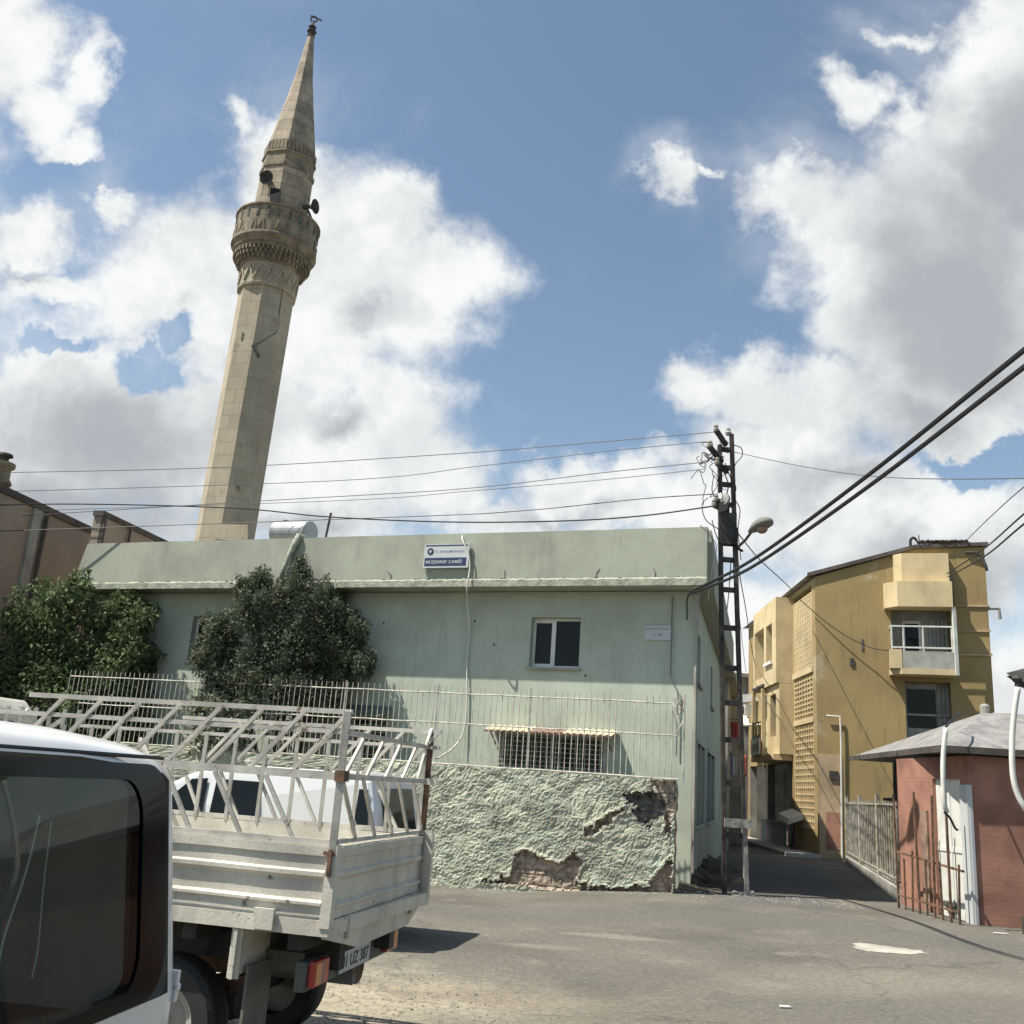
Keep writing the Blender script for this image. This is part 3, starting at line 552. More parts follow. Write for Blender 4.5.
# rooftop tank and rod
tank = thing('water_tank', 'grey metal cylinder lying on the mosque roof beside the minaret', 'tank', tuple(at(291, 540, 25.3)))
ca = at(277, 533, 25.3); cb = at(307, 533, 24.8); ax = (cb-ca).normalized(); Ln = (cb-ca).length+.1
mb = MB(); mb.lathe(ca, [(.0,-.07),(.23,-.06),(.30,-.01),(.31,.02),(.31,Ln),(.30,Ln+.015)], 28, axis=ax); mb.build('barrel', M['galv'], tank, smooth=False)
mb = MB(); mb.lathe(ca+ax*.28+V3(0,0,.30), [(.10,0),(.10,.03),(.0,.04)], 14); mb.build('filler_cap', M['darkmetal'], tank)
for q_, s_ in ((ca, 0), (cb, -.1)):
    mb = MB(); mb.box(q_.x+s_, q_.x+s_+.1, q_.y-.22, q_.y+.22, 6.25, q_.z-.2); mb.build('cradle', M['darkmetal'], tank)
mb = MB(); p0 = at(326, 540, 24.5); p1 = at(331, 513, 24.5); mb.tube([p0-V3(.05,0,.3), p1], .035, 6); o = mb.build('roof_rod', M['darkmetal']); tag(o, 'short dark leaning rod standing on the mosque roof right of the tank', 'rod')

# ================================================================== minaret
MX, MY = -7.59, 27.0
def mz(px, py, near=.9):
    d = ray(px, py); D_ = hypot(MX, MY)-near; return CH+D_*d.z/hypot(d.x, d.y)
def mr(px, py, hw):      # radius for a half width in pixels at the axis
    p = V3(MX, MY, mz(px, py)); return hw/F*(p-CAM).dot(cf)
MX = at(230, 540, MY).x-.32; LEAN = radians(1.2)
mina = thing('minaret', 'tall tapering stone minaret with one balcony and a pointed cone top', 'minaret', (MX, MY, 0))
mina.rotation_euler = (0, LEAN, 0)
A0 = radians(6.5)
oct_k = 1/.985
zb = mz(230, 540); zn = mz(269, 285)
r0 = mr(230, 540, 28.6)*oct_k; r1 = mr(269, 285, 26.8)*oct_k
mb = MB(); rg = r0+(r0-r1)*(zb/(zn-zb))
mb.lathe((MX, MY, 0), [(rg, 0), (r1, zn)], 8, A0); mb.build('shaft', M['stone'], mina)
zk = mz(273, 262, .95)
mb = MB(); mb.lathe((MX, MY, 0), [(r1*1.06, zn), (r1*1.08, zn+.07), (r1*1.04, zn+.1), (r1*1.06, zk)], 16, A0, 0)
for k in range(16):    # chevrons
    a = A0+2*pi*(k+.5)/16; rr = r1*1.055
    pA = V3(MX+rr*cos(a-.19), MY+rr*sin(a-.19), zn+.18); pB = V3(MX+rr*cos(a)*1.01, MY+rr*sin(a)*1.01, zk-.12); pC = V3(MX+rr*cos(a+.19), MY+rr*sin(a+.19), zn+.18)
    mb.bar(pA, pB, .05); mb.bar(pB, pC, .05)
mb.build('neck_band', M['stone'], mina)
# balcony underside: stepped corbelling with teeth
zr = mz(279, 204, 1.3); rr_ = mr(278, 240, 42)
prof = []; steps = [(1.07, 0), (1.16, .10), (1.16, .18), (1.25, .20), (1.25, .33), (1.33, .35), (1.33, .45), (1.42, .47), (1.42, .56), (1.50, .58), (1.50, .68), (1.62, .80), (1.62, .86), (1.58, .9)]
zspan = mz(278, 232, 1.3)-zk
prof = [(r1*a*rr_/(r1*1.62), zk+zspan*b_/.9) if a > 1.1 else (r1*1.07, zk) for a, b_ in steps]
mb = MB(); mb.lathe((MX, MY, 0), prof+[(rr_*.9, prof[-1][1]+.02)], 32, A0); zt0 = prof[-1][1]
for lev, (rad, z_, nn_) in enumerate(((prof[3][0], prof[3][1]-.02, 40), (prof[5][0], prof[5][1]-.02, 46), (prof[7][0], prof[7][1]-.02, 52))):
    for k in range(nn_):
        a = 2*pi*k/nn_; c_ = V3(MX+(rad+.005)*cos(a), MY+(rad+.005)*sin(a), z_)
        mb.bar(c_-V3(0,0,.10), c_+V3(0,0,.02), .06, .05, up=(cos(a), sin(a), 0))
mb.build('balcony_corbel', M['stonedark'], mina)
mb = MB(); mb.lathe((MX, MY, 0), [(rr_*.93, zt0-.01), (rr_*.965, zt0+.02), (rr_*.96, zr-.06), (rr_*1.0, zr-.05), (rr_*1.0, zr), (rr_*.88, zr), (rr_*.88, zt0)], 32, A0)
for k in range(32):
    a = 2*pi*(k+.5)/32; zmid = (zt0+zr)/2; rad = rr_*.965
    if k % 3:
        for s_ in (-1, 1): mb.bar(V3(MX+rad*cos(a+s_*.06), MY+rad*sin(a+s_*.06), zt0+.08), V3(MX+rad*cos(a), MY+rad*sin(a), zmid-.05), .04)
mb.build('balcony_parapet', M['stonedark'], mina)
mb = MB()
for k in range(24):
    a = 2*pi*k/24
    if noise.noise((k*3.1, 0, 1)) > -.1:
        rad = rr_*.955; mb.bar(V3(MX+rad*cos(a), MY+rad*sin(a), (zt0+zr)/2+.04), V3(MX+rad*cos(a), MY+rad*sin(a), zr-.12), .07, .05, up=(cos(a), sin(a), 0))
mb.build('parapet_slots', M['hollowdark'], mina)
# upper shaft, cornice, cone
zu = mz(289, 166); z2 = mz(290, 138.5); zc = mz(311.5, 37, .1); ru0 = mr(283, 215, 27.5); ru1 = mr(289, 166, 26)
mb = MB(); mb.lathe((MX, MY, 0), [(ru0, zt0), (ru1, zu)], 8, A0); mb.build('upper_shaft', M['conestone'], mina)
mb = MB(); mb.lathe((MX, MY, 0), [(ru1*1.0, zu), (ru1*1.05, zu+.03), (ru1*1.05, zu+.16), (ru1*.985, zu+.2), (ru1*.985, zu+.5), (ru1*1.04, zu+.53), (ru1*1.04, zu+.60), (ru1*.96, zu+.63), (ru1*.96, z2)], 8, A0)
apt = ru1*.96*cos(pi/8)
for k in range(8):
    an = A0+2*pi*(k+.5)/8; tx = V3(-sin(an), cos(an), 0); nn3 = V3(cos(an), sin(an), 0); side = ru1*.96*sin(pi/8)
    for j in range(5):
        c_ = V3(MX, MY, 0)+nn3*(apt+.012)+tx*side*(-.8+.4*j); mb.bar(c_+V3(0,0,z2-.32), c_+V3(0,0,z2-.02), .10, .05, up=nn3)
mb.build('cornice', M['stonedark'], mina)
mb = MB(); mb.lathe((MX, MY, 0), [(ru1*.95, z2), (ru1*.60, z2+(zc-z2)*.36), (ru1*.36, z2+(zc-z2)*.62), (.10, zc)], 8, A0); mb.build('cone', M['conestone'], mina)
ztip = mz(314, 20, 0)
mb = MB(); mb.lathe((MX, MY, zc), [(.13,-.02),(.07,.05),(.16,.16),(.06,.25),(.13,.34),(.05,.42),(.03,(ztip-zc)*.8)], 12)
c_ = V3(MX, MY, ztip-.1)
for i in range(10):
    a = radians(-60+i*30); b2 = radians(-60+(i+1)*30); mb.bar(c_+V3(.11*cos(a), 0, .11*sin(a)), c_+V3(.11*cos(b2), 0, .11*sin(b2)), .04)
mb.bar(c_+V3(-.12,0,.14), c_+V3(.26,0,-.02), .04); mb.build('finial', M['poleiron'], mina)
# doorway and slit windows in the shaft, broken spot
def on_shaft(px, py, rad, lift=.01):
    z = mz(px, py); best = None; rg_ = ray(px, py)
    # march to octagon
    for k in range(8):
        an = A0+2*pi*(k+.5)/8; n3 = V3(cos(an), sin(an), 0); ap = rad*cos(pi/8); t = (V3(MX, MY, 0)+n3*ap-CAM).dot(n3)/rg_.dot(n3)
        p = CAM+rg_*t; tx = V3(-sin(an), cos(an), 0)
        if n3.dot(rg_) < 0 and abs((p-V3(MX, MY, 0)).dot(tx)) <= rad*sin(pi/8)*1.05: best = (p, n3, tx)
    return best
def rad_at(z): return r0+(r1-r0)*(z-zb)/(zn-zb)
def patch(name, pxs, rad, mt, th=.02):
    pxs = [(x-mz(x, y)*tan(LEAN)*26, y) for x, y in pxs]; b = on_shaft(*pxs[0], rad)
    if not b: return
    p0, n3, tx = b; P = []
    for (x, y) in pxs:
        rg_ = ray(x, y); t = (p0-CAM).dot(n3)/rg_.dot(n3); P.append(CAM+rg_*t-n3*.01)
    mb = MB(); mb.prism(P, n3*(th+.01)); mb.build(name, mt, mina)
patch('doorway', [(272, 201), (267, 201), (268, 187), (278, 188), (277, 201)], ru0*.985, M['inside'], .012)
patch('slit_window', [(240, 340), (238.5, 339.5), (239.5, 332), (242, 332)], rad_at(mz(259, 335)), M['hollowdark'], .012)
patch('broken_spot', [(252, 343), (249, 345), (253, 352), (256, 358), (257.5, 355), (254, 348), (255, 342)], rad_at(mz(259, 345)), M['hollowdark'], .015)
patch('broken_spot', [(235, 484), (234, 487), (236, 491), (239, 490), (238, 486)], rad_at(mz(236, 487)), M['stonedark'], .015)
patch('broken_spot', [(226, 527), (225.5, 536), (228.5, 537), (229, 525)], rad_at(mz(232, 530)), M['stonedark'], .012)
patch('repair_patch', [(213, 524), (211, 530), (214, 539), (247, 540), (247, 524)], rad_at(mz(232, 530)), M['stone'], .05)
# crack
mb = MB(); zz = [(283,268),(280,290),(277,310),(276,326),(273,332),(263,338),(254,344)]
pp = []
for x, y in zz:
    b = on_shaft(x-mz(265, y)*tan(LEAN)*26, y, rad_at(mz(265, y)))
    if b: pp.append(b[0]+b[1]*.0)
if len(pp) > 2: mb.tube(pp, .016, 4); mb.build('crack', M['hollowdark'], mina)
# horn loudspeakers
def horn(p, d, lab):
    t = thing('loudspeaker', lab, 'loudspeaker', tuple(p)); d = Vector(d).normalized()
    mb = MB(); mb.lathe(p, [(.06,-.42),(.075,-.40),(.075,-.26),(.05,-.24),(.07,-.15),(.12,-.06),(.21,0),(.225,.015),(.20,.005),(.10,-.07),(.0,-.1)], 24, axis=d); mb.build('horn', M['darkmetal'], t, smooth=True)
    mb = MB(); mb.bar(p-d*.3, p-d*.3+V3(.1,.35,-.15), .05); mb.build('bracket', M['rust'], t)
ps_ = at(266.5, 177.5, MY-.85); horn(ps_, (-.25, -1, -.25), 'horn loudspeaker on the left of the upper minaret above its doorway')
ps_ = at(315, 206.5, MY-.6); horn(ps_, (1, -.35, -.1), 'horn loudspeaker sticking out right above the minaret balcony')

# ================================================================== left taupe building
LB = Fr((-13.3, 24.0), 9.5)
lb = thing('gabled_building', 'taupe rendered building with sloping dark coping left of the mosque', 'building', (-16, 30, 0))
def lbz(px, py): return LB.uz(px, py)
pA = lbz(0, 492); pB = lbz(96, 536)
mb = MB(); ys = [(-30, None)]
k = (pB[1]-pA[1])/(pB[0]-pA[0])
def slope(u): return pA[1]+k*(u-pA[0])
zlev = slope(pA[0]); 
u1_ = pB[0]; u0_ = pA[0]-6
mb.prism([LB.p(u0_,0,0), LB.p(u1_,0,0), LB.p(u1_,0,slope(u1_)), LB.p(u0_,0,slope(u0_))], -LB.n*7); mb.build('wall', M['brown'], lb)
mb = MB(); mb.prism([LB.p(u0_,.08,slope(u0_)), LB.p(u1_,.08,slope(u1_)), LB.p(u1_,.08,slope(u1_)+.18), LB.p(u0_,.08,slope(u0_)+.18)], -LB.n*.5); mb.build('coping', M['browndark'], lb)
mb = MB()
for px in (35,):
    u = lbz(px, 520)[0]; mb.fbox(LB, u-.18, u+.18, 0, .07, 0, slope(u)-.02)
u = lbz(15, 600)[0]; mb.fbox(LB, u, u1_, 0, .05, lbz(20, 598)[1]-.12, lbz(20, 598)[1]+.12); mb.build('pilaster', M['concrete'], lb)
mb = MB(); u = lbz(36, 520)[0]; mb.tube([LB.p(u+.3, .1, 0), LB.p(u+.3, .1, slope(u)-.1)], .06, 8); mb.build('downpipe', M['browndark'], lb)
# chimney at the high end
cu2, cz2 = LB.uz(8, 492, -.2)
ch = thing('chimney', 'stubby stone chimney with stepped cap on the left taupe roof', 'chimney', tuple(LB.p(cu2, -.4, cz2-.3)))
cc_ = LB.p(cu2-.1, -.5, cz2-.5); mb = MB(); s_ = .26
mb.box(cc_.x-s_, cc_.x+s_, cc_.y-s_, cc_.y+s_, cc_.z, cc_.z+.62); mb.build('stack', M['brown'], ch)
mb = MB(); mb.lathe(cc_+V3(0,0,.63), [(.30,0),(.36,.08),(.33,.16),(.28,.22),(.27,.46),(.36,.54),(.36,.64),(.2,.68)], 12); mb.build('chimney_cap', M['stonedark'], ch)
mb = MB(); mb.lathe(cc_+V3(.05,0,1.32), [(.12,0),(.12,.1),(.22,.14),(.2,.2),(.05,.24)], 10); mb.build('cowl', M['darkmetal'], ch)
# second smaller shed-like wall
LC = Fr((-10.5, 27.2), 9.5)
lc = thing('rear_annex', 'brown rendered annex with sloping coping between the taupe building and the mosque', 'building', (-11, 28, 0))
a = LC.uz(102, 516); b_ = LC.uz(160, 543); k2 = (b_[1]-a[1])/(b_[0]-a[0])
def sl2(u): return a[1]+k2*(u-a[0])
ua, ub = a[0], b_[0]+3
mb = MB(); mb.prism([LC.p(ua,0,0), LC.p(ub,0,0), LC.p(ub,0,sl2(ub)), LC.p(ua,0,sl2(ua))], -LC.n*.22); mb.build('wall', M['brown'], lc)
mb = MB(); mb.prism([LC.p(ua-.05,.06,sl2(ua)), LC.p(ub,.06,sl2(ub)), LC.p(ub,.06,sl2(ub)+.14), LC.p(ua-.05,.06,sl2(ua)+.14)], -LC.n*.3); mb.build('coping', M['browndark'], lc)
mb = MB(); u = LC.uz(128, 530)[0]; mb.tube([LC.p(u, .08, 0), LC.p(u, .08, sl2(u))], .04, 6); mb.tube([LC.p(ua+.05, .08, 0), LC.p(ua+.05, .08, sl2(ua))], .06, 6); mb.build('downpipe', M['browndark'], lc)

# ================================================================== yard wall with flaking plaster
WR = gnd(672, 893); WZ = 1.93; WB = -.35
FW = Fr((WR.x, WR.y), 106)     # u to right, 0 at the right end
UWL = FW.uz(60, 740)[0]-1.5
import numpy as np
def inpoly(x, y, P):
    c = False; n = len(P); j = n-1
    for i in range(n):
        if (P[i][1] > y) != (P[j][1] > y) and x < (P[j][0]-P[i][0])*(y-P[i][1])/(P[j][1]-P[i][1])+P[i][0]: c = not c
        j = i
    return c
def segd(x, y, P):
    d = 9
    for i in range(len(P)):
        x1, y1 = P[i]; x2, y2 = P[(i+1) % len(P)]; dx, dy = x2-x1, y2-y1; t = max(0, min(1, ((x-x1)*dx+(y-y1)*dy)/(dx*dx+dy*dy+1e-9)))
        d = min(d, hypot(x-x1-t*dx, y-y1-t*dy))
    return d
def W2(*px): return [FW.uz(a_, b2) for a_, b2 in px]
brickpoly = [W2((652,780),(684,779),(681,800),(671,818),(668,838),(665,815),(658,792)),
             W2((516,852),(530,850),(545,860),(562,862),(575,850),(582,860),(575,884),(545,885),(512,876)),
             W2((672,858),(672,895),(640,893),(622,888),(650,884),(660,868)),
             W2((480,880),(530,886),(600,893),(640,896),(640,890),(575,884),(512,877)),
             W2((584,832),(600,820),(625,806),(622,812),(602,828),(588,836))]
hollowpoly = [W2((626,796),(636,792),(652,790),(662,800),(660,812),(650,826),(640,822),(632,812),(640,804),(628,803)), W2((655,795),(668,800),(662,815),(650,824))]
def bfield(x, y):
    x0_ = x; x += .07*noise.noise((x*6, y*6, 0))+.05*noise.noise((x*19, y*19, 3)); y += .07*noise.noise((x0_*6, y*6, 9))+.05*noise.noise((x0_*19, y*19, 7))
    b = -9; s_ = -9
    for P in brickpoly:
        d = segd(x, y, P); b = max(b, d if inpoly(x, y, P) else -d)
    for P in hollowpoly:
        d = segd(x, y, P); s_ = max(s_, d if inpoly(x, y, P) else -d)
    return b, s_
def build_yard_wall():
    mb = MB(); P = []; us = []; u = UWL
    while u < 0: us.append(u); u += .10 if u < -6.2 else .022
    us += [0, .02]; nz_ = 88; cls = []
    for i, u in enumerate(us):
        for j in range(nz_+1):
            z = WB+(WZ-WB)*j/nz_; ztop = .02*noise.noise((u*1.5, 0, 0))+.03*noise.noise((u*6, 0, 3)); zz = z*(1+ztop/WZ)-.01
            w_ = noise.noise((u*1.3, z*1.5, 11)); h = .020*noise.fractal((u*4, z*5, 0), .9, 2.1, 4)+.013*(1-2*abs(noise.noise((u*9+z*9+w_*5, z*14-u*6+w_*4, 4))))+.010*noise.noise((u*30, z*36, 2))+.02*w_
            h += .010*abs(noise.noise((u*15, z*17, 8)))
            bs = (-9, -9)
            if u > -4.2: bs = bfield(u, z)
            if bs[0] > 0: h = -.05-.02*min(1, bs[0]*20)+.018*noise.noise((u*12, z*14, 1)); 
            elif bs[0] > -.06: h += .02
            if bs[1] > 0: h = -.08-.05*min(1, bs[1]*12)+.06*noise.noise((u*12, z*14, 1))
            if bs[0] > 0 and bs[1] <= 0:   # brick coursing
                row = z/.085; off = (int(row) % 2)*.5; mj = min(row % 1, 1-row % 1)*.085; mk = ((u/.2+off) % 1); mk = min(mk, 1-mk)*.2
                if min(mj, mk) < .008: h -= .022
            endr = 0
            if u > -.12: h -= (u+.12)*.25*(.5+noise.noise((z*6, 1, 1)))
            P.append(FW.p(u-(.05*noise.noise((z*5, 2, 2)) if u > -.05 else 0), h, zz)); cls.append(2 if bs[1] > 0 else (1 if bs[0] > 0 else 0))
    r = nz_+1
    for i in range(len(us)-1):
        for j in range(nz_): mb.f.append([i*r+j, (i+1)*r+j, (i+1)*r+j+1, i*r+j+1]); mb.m.append(max(cls[i*r+j], cls[(i+1)*r+j+1]))
    mb.v = P
    n0 = len(mb.v); n1 = len(us)-1
    # body behind the face
    top = [P[i*r+nz_] for i in range(len(us))]
    for i in range(0, n1):
        mb.add([top[i], top[i+1], top[i+1]-FW.n*.34, top[i]-FW.n*.34], [(0,1,2,3)], 0)
    endc = [P[n1*r+j] for j in range(r)]
    for j in range(nz_): mb.add([endc[j], endc[j]-FW.n*.36, endc[j+1]-FW.n*.36, endc[j+1]], [(0,1,2,3)], 1)
    mb.add([FW.p(UWL,-.34,0), FW.p(0,-.34,0), FW.p(0,-.34,WZ), FW.p(UWL,-.34,WZ)], [(0,1,2,3)], 0)
    return mb
o = build_yard_wall().build('yard_wall', [M['plaster'], M['brickbare'], M['hollowdark']]); tag(o, 'rough green plastered yard wall with plaster broken off over bare brick', 'wall')
# coping slab irregular
# fence on the wall
fz0 = WZ+.03; fence_o = thing('spiked_fence', 'thin pale spiked metal railing on top of the rough yard wall', 'fence', tuple(FW.p(-5, -.15, WZ)))
UF = FW.uz(66, 700, -.15)[0]; zr1 = FW.uz(560, 774, -.15)[1]; zr2 = FW.uz(560, 729, -.15)[1]; zr3 = FW.uz(560, 698, -.15)[1]; ztp = FW.uz(560, 690, -.15)[1]
fz0 = max(WZ+.02, zr1)
mb = MB()
for z in (fz0, zr2, zr3):
    P = [FW.p(UF+(0.05-UF)*i/30, -.15+.01*noise.noise((i*.7, z, 0)), z+.018*noise.noise((i*.6, z*3, 5))) for i in range(31)]
    mb.tube(P, .014, 5)
mb.build('rail', M['fence'], fence_o)
mb = MB(); u = UF
while u < .02:
    dx = random.gauss(0, .006); mb.tube([FW.p(u+dx, -.15, fz0-.02), FW.p(u-dx*1.5, -.15+random.gauss(0, .006), zr3+.13)], .0085, 5); u += .118
mb.build('bar_panel', M['fence'], fence_o)
for px in (430*0+340, 434, 528, 684):
    u = FW.uz(px, 740, -.15)[0]; mb = MB(); mb.bar(FW.p(u, -.16, WZ-.05), FW.p(u, -.16, zr3+.16), .03); mb.build('post', M['fence'], fence_o)
mb = MB(); u = FW.uz(678, 700, -.15)[0]
for k in range(9):
    a = k*.7; P = [FW.p(u+.07*sin(a+i*.9)+.02*i*sin(k), -.15+.05*cos(a+i*1.3), zr3+.12-.11*i+.05*sin(k*2.)) for i in range(5 if k < 6 else 8)]; mb.tube(smoothpts(P, 3), .008, 4)
mb.build('wire_tangle', M['fence'], fence_o)

# ================================================================== trees and plants
def leaves(center_clumps, n, size, seed, droop=.2, asp=.45, flat=.3):
    R = np.random.RandomState(seed); V_ = np.zeros((n*4, 3)); idx = R.choice(len(center_clumps), n, p=np.array([c[3] for c in center_clumps])/sum(c[3] for c in center_clumps))
    C_ = np.array([c[0] for c in center_clumps])[idx]; Rd = np.array([c[1] for c in center_clumps])[idx]; Sq = np.array([c[2] for c in center_clumps])[idx]
    d = R.normal(size=(n, 3)); d /= np.linalg.norm(d, axis=1)[:, None]; rad = R.uniform(size=n)**(1/2.2)
    P = C_+d*(Rd*rad)[:, None]*np.stack([np.ones(n), np.ones(n), Sq], 1)
    a = R.normal(size=(n, 3))+d*.7; a[:, 2] -= droop; a /= np.linalg.norm(a, axis=1)[:, None]
    b = np.cross(a, R.normal(size=(n, 3))+np.array([0, 0, 1.0])*flat*3); b /= np.linalg.norm(b, axis=1)[:, None]; s = size*R.uniform(.6, 1.4, n)[:, None]
    V_[0::4] = P; V_[1::4] = P+a*s*.5+b*s*asp*.5; V_[2::4] = P+a*s; V_[3::4] = P+a*s*.5-b*s*asp*.5
    return V_, [(4*i, 4*i+1, 4*i+2, 4*i+3) for i in range(n)]
def crown(name, clumps, n, size, seed, mt, parent, **k):
    V_, F_ = leaves(clumps, n, size, seed, **k); mb = MB(); mb.v = [Vector(v) for v in V_]; mb.f = F_; mb.m = [0]*len(F_); return mb.build(name, mt, parent)
def branches(base, tips, r, parent, name='trunk', bend=.25):
    mb = MB()
    for i, t in enumerate(tips):
        t = Vector(t); P = []
        for j in range(7):
            q = j/6; p = Vector(base).lerp(t, q); p.x = base[0]+(t.x-base[0])*q**1.5; p.y = base[1]+(t.y-base[1])*q**1.5
            p += Vector((noise.noise((i*3.1, j*.6, 0)), noise.noise((i*5.7, j*.6, 5)), 0))*bend*q; P.append(p)
        mb.tube(P, [r*(1-.8*j/6) for j in range(7)], 6)
    return mb.build(name, M['bark'], parent)
rnd = random.Random(5)
def clumps_from_px(lst, Y, jit, sq=1.0, n=3, seed=1):
    out = []; r_ = random.Random(seed)
    for (x, y, rp) in lst:
        c = at(x, y, Y); k = (c-CAM).dot(cf)/F; R0 = rp*k
        for _ in range(n): out.append(((c.x+r_.uniform(-.3, .3)*R0, c.y+r_.uniform(-jit, jit), c.z+r_.uniform(-.3, .3)*R0), R0*r_.uniform(.65, .95), sq, R0**2))
    return out
# dusty grey-green tree before the wall
tY = 21.6; tb = at(280, 760, tY); tree1 = thing('evergreen_tree', 'dense dusty grey-green tree in the yard in front of the mosque window', 'tree', (tb.x, tY, -.2))
cl = clumps_from_px([(278,606,24),(308,600,24),(250,618,24),(338,622,18),(228,645,22),(280,635,40),(325,635,34),(350,650,20),(220,665,22),(250,670,34),(295,675,38),(335,670,28),(235,690,26),(270,700,30),(310,700,30),(362,664,9),(300,577,14),(262,585,14),(215,625,10),(358,632,9),(204,655,9),(330,592,12),(242,592,10),(340,695,14),(210,690,12)], tY, .45, seed=4)
R = random.Random(14); cs = list(cl)
for k_ in range(260):
    c = R.choice(cl); d = Vector((R.gauss(0,1), R.gauss(0,1), R.gauss(.35,1))).normalized(); p = Vector(c[0])+d*c[1]*R.uniform(.8, 1.22); r_ = R.uniform(.07, .17); cs.append((tuple(p), r_, R.uniform(1.1, 1.9), r_**2*4.5))
crown('crown', cs, 78000, .075, 3, M['olive'], tree1, asp=.42)
branches((tb.x, tY, -.25), [at(x, y, tY+dy) for x, y, dy in ((250,620,.2),(280,590,0),(320,600,-.2),(345,640,.2),(225,660,0),(300,640,.4),(262,650,-.3))], .09, tree1)
# broad leaved bush tree at far left
tY = 23.4; tb = at(60, 770, tY); tree2 = thing('broadleaf_tree', 'bushy bright green tree at the left edge beside the taupe building', 'tree', (tb.x, tY, -.3))
cl = clumps_from_px([(30,625,28),(70,610,26),(105,615,26),(45,655,36),(90,650,38),(130,640,16),(125,665,24),(20,680,34),(65,695,40),(110,700,34),(-20,660,40),(-25,710,45),(140,612,8),(146,655,8),(60,730,45),(110,740,40),(15,740,40),(85,595,14),(55,600,12),(118,604,12)], tY, .7, seed=8)
R = random.Random(15); cs = list(cl)
for k_ in range(150):
    c = R.choice(cl); d = Vector((R.gauss(0,1), R.gauss(0,1), R.gauss(.3,1))).normalized(); p = Vector(c[0])+d*c[1]*R.uniform(.85, 1.25); r_ = R.uniform(.12, .28); cs.append((tuple(p), r_, R.uniform(.7, 1.5), r_**2*2.5))
crown('crown', cs, 38000, .13, 5, M['leaf'], tree2, asp=.42, droop=1.0)
branches((tb.x, tY, -.4), [at(x, y, tY+dy) for x, y, dy in ((20,640,.2),(60,620,0),(100,630,-.2),(120,680,.2),(0,680,0),(80,660,.4))], .10, tree2)
# pale shrub below the grey-green tree
tY = 21.3; tb = at(225, 740, tY); shr = thing('pale_shrub', 'low shrub with pale leaves under the grey-green tree behind the railing', 'shrub', (tb.x, tY, -.2))
cl = clumps_from_px([(200,700,16),(225,705,16),(250,700,14),(190,712,12),(215,718,18),(245,715,14),(265,700,9),(205,735,22),(240,738,22)], tY-.2, .3, seed=2)
crown('crown', cl, 3000, .12, 9, M['palel'], shr, asp=.5)
branches((tb.x, tY, -.3), [at(x, y, tY) for x, y in ((205,705),(230,700),(255,705))], .03, shr, 'stem')
# dry bush visible behind the rack
tY = 19.4; tb = at(385, 760, tY)
# weeds at the hut foot
def tuft(loc, h, n, lab, mt, seed, name='weed'):
    R = random.Random(seed); mb = MB(); loc = Vector(loc)
    for i in range(n):
        a = R.uniform(0, 2*pi); l = h*R.uniform(.5, 1.1); o = Vector((cos(a), sin(a), 0)); s_ = R.uniform(.2, .9)
        p0 = loc+o*R.uniform(0, h*.3); p1 = p0+o*l*s_*.4+V3(0,0,l*.6); p2 = p1+o*l*s_*.4+V3(0,0,l*.25); w = V3(-sin(a), cos(a), 0)*.012
        mb.add([p0-w, p0+w, p1+w*1.3, p1-w*1.3], [(0,1,2,3)]); mb.add([p1-w*1.3, p1+w*1.3, p2], [(0,1,2)])
        for k in range(3): q = p0.lerp(p1, R.uniform(.4, 1)); e = Vector((R.uniform(-1,1), R.uniform(-1,1), R.uniform(0,.8)))*.05; mb.add([q, q+e+w, q+e*2, q+e-w], [(0,1,2,3)])
    o_ = mb.build(name, mt); return tag(o_, lab, 'plant')
tuft(gnd(956, 918), .32, 70, 'dry weeds growing at the foot of the white pillar of the red hut', M['palel'], 3)
tuft(gnd(703, 888), .25, 40, 'weeds growing in the rubble at the foot of the lattice pole', M['olive'], 4)

# ================================================================== lattice power pole
PB = V3(4.55, 19.0, 0); pole = thing('lattice_pole', 'dark rusty steel lattice power pole at the alley mouth', 'pole', tuple(PB))
topz = at(724, 434, 19.0).z; lean = at(724, 434, 19.0).x-4.52
def pp_(side, z, fb=0):   # side -1/1
    t = z/topz; hw = .20-.075*t
    return V3(PB.x+lean*t+side*hw, PB.y+fb*hw*.8, z)
for s_ in (-1, 1):
    mb = MB(); mb.bar(pp_(s_, 0, 0)-V3(0,0,.1), pp_(s_, topz-(0 if s_ > 0 else .25), 0), .075, .11); leg = mb.build('leg', M['poleiron'], pole)
    
    if s_ > 0: mb = MB(); mb.bar(pp_(s_, 0)-V3(0,.004,0), pp_(s_, 1.15)-V3(0,.004,0), .083, .118); mb.build('flaked_paint', M['polebase'], leg)
for y in (880, 835, 783, 740, 703, 668, 628, 590, 560, 540, 520, 505, 485, 468, 450):
    z = at(730, y, 19.0).z; mb = MB(); mb.bar(pp_(-1, z), pp_(1, z), .055, .10); mb.build('batten', M['poleiron'], pole)
mb = MB(); z = at(740, 824, 19).z; mb.fbox(Fr((PB.x, PB.y-.06), 90), -.23, .27, 0, .05, z-.07, z+.09); mb.build('base_plate', M['polebase'], pole)
z0_, z1_ = at(724, 540, 19).z, at(724, 500, 19).z
mb = MB(); mb.box(PB.x+lean*.8-.16, PB.x+lean*.8+.17, PB.y-.1, PB.y+.1, z0_-.1, z0_+.55); mb.build('cable_box', M['darkmetal'], pole)
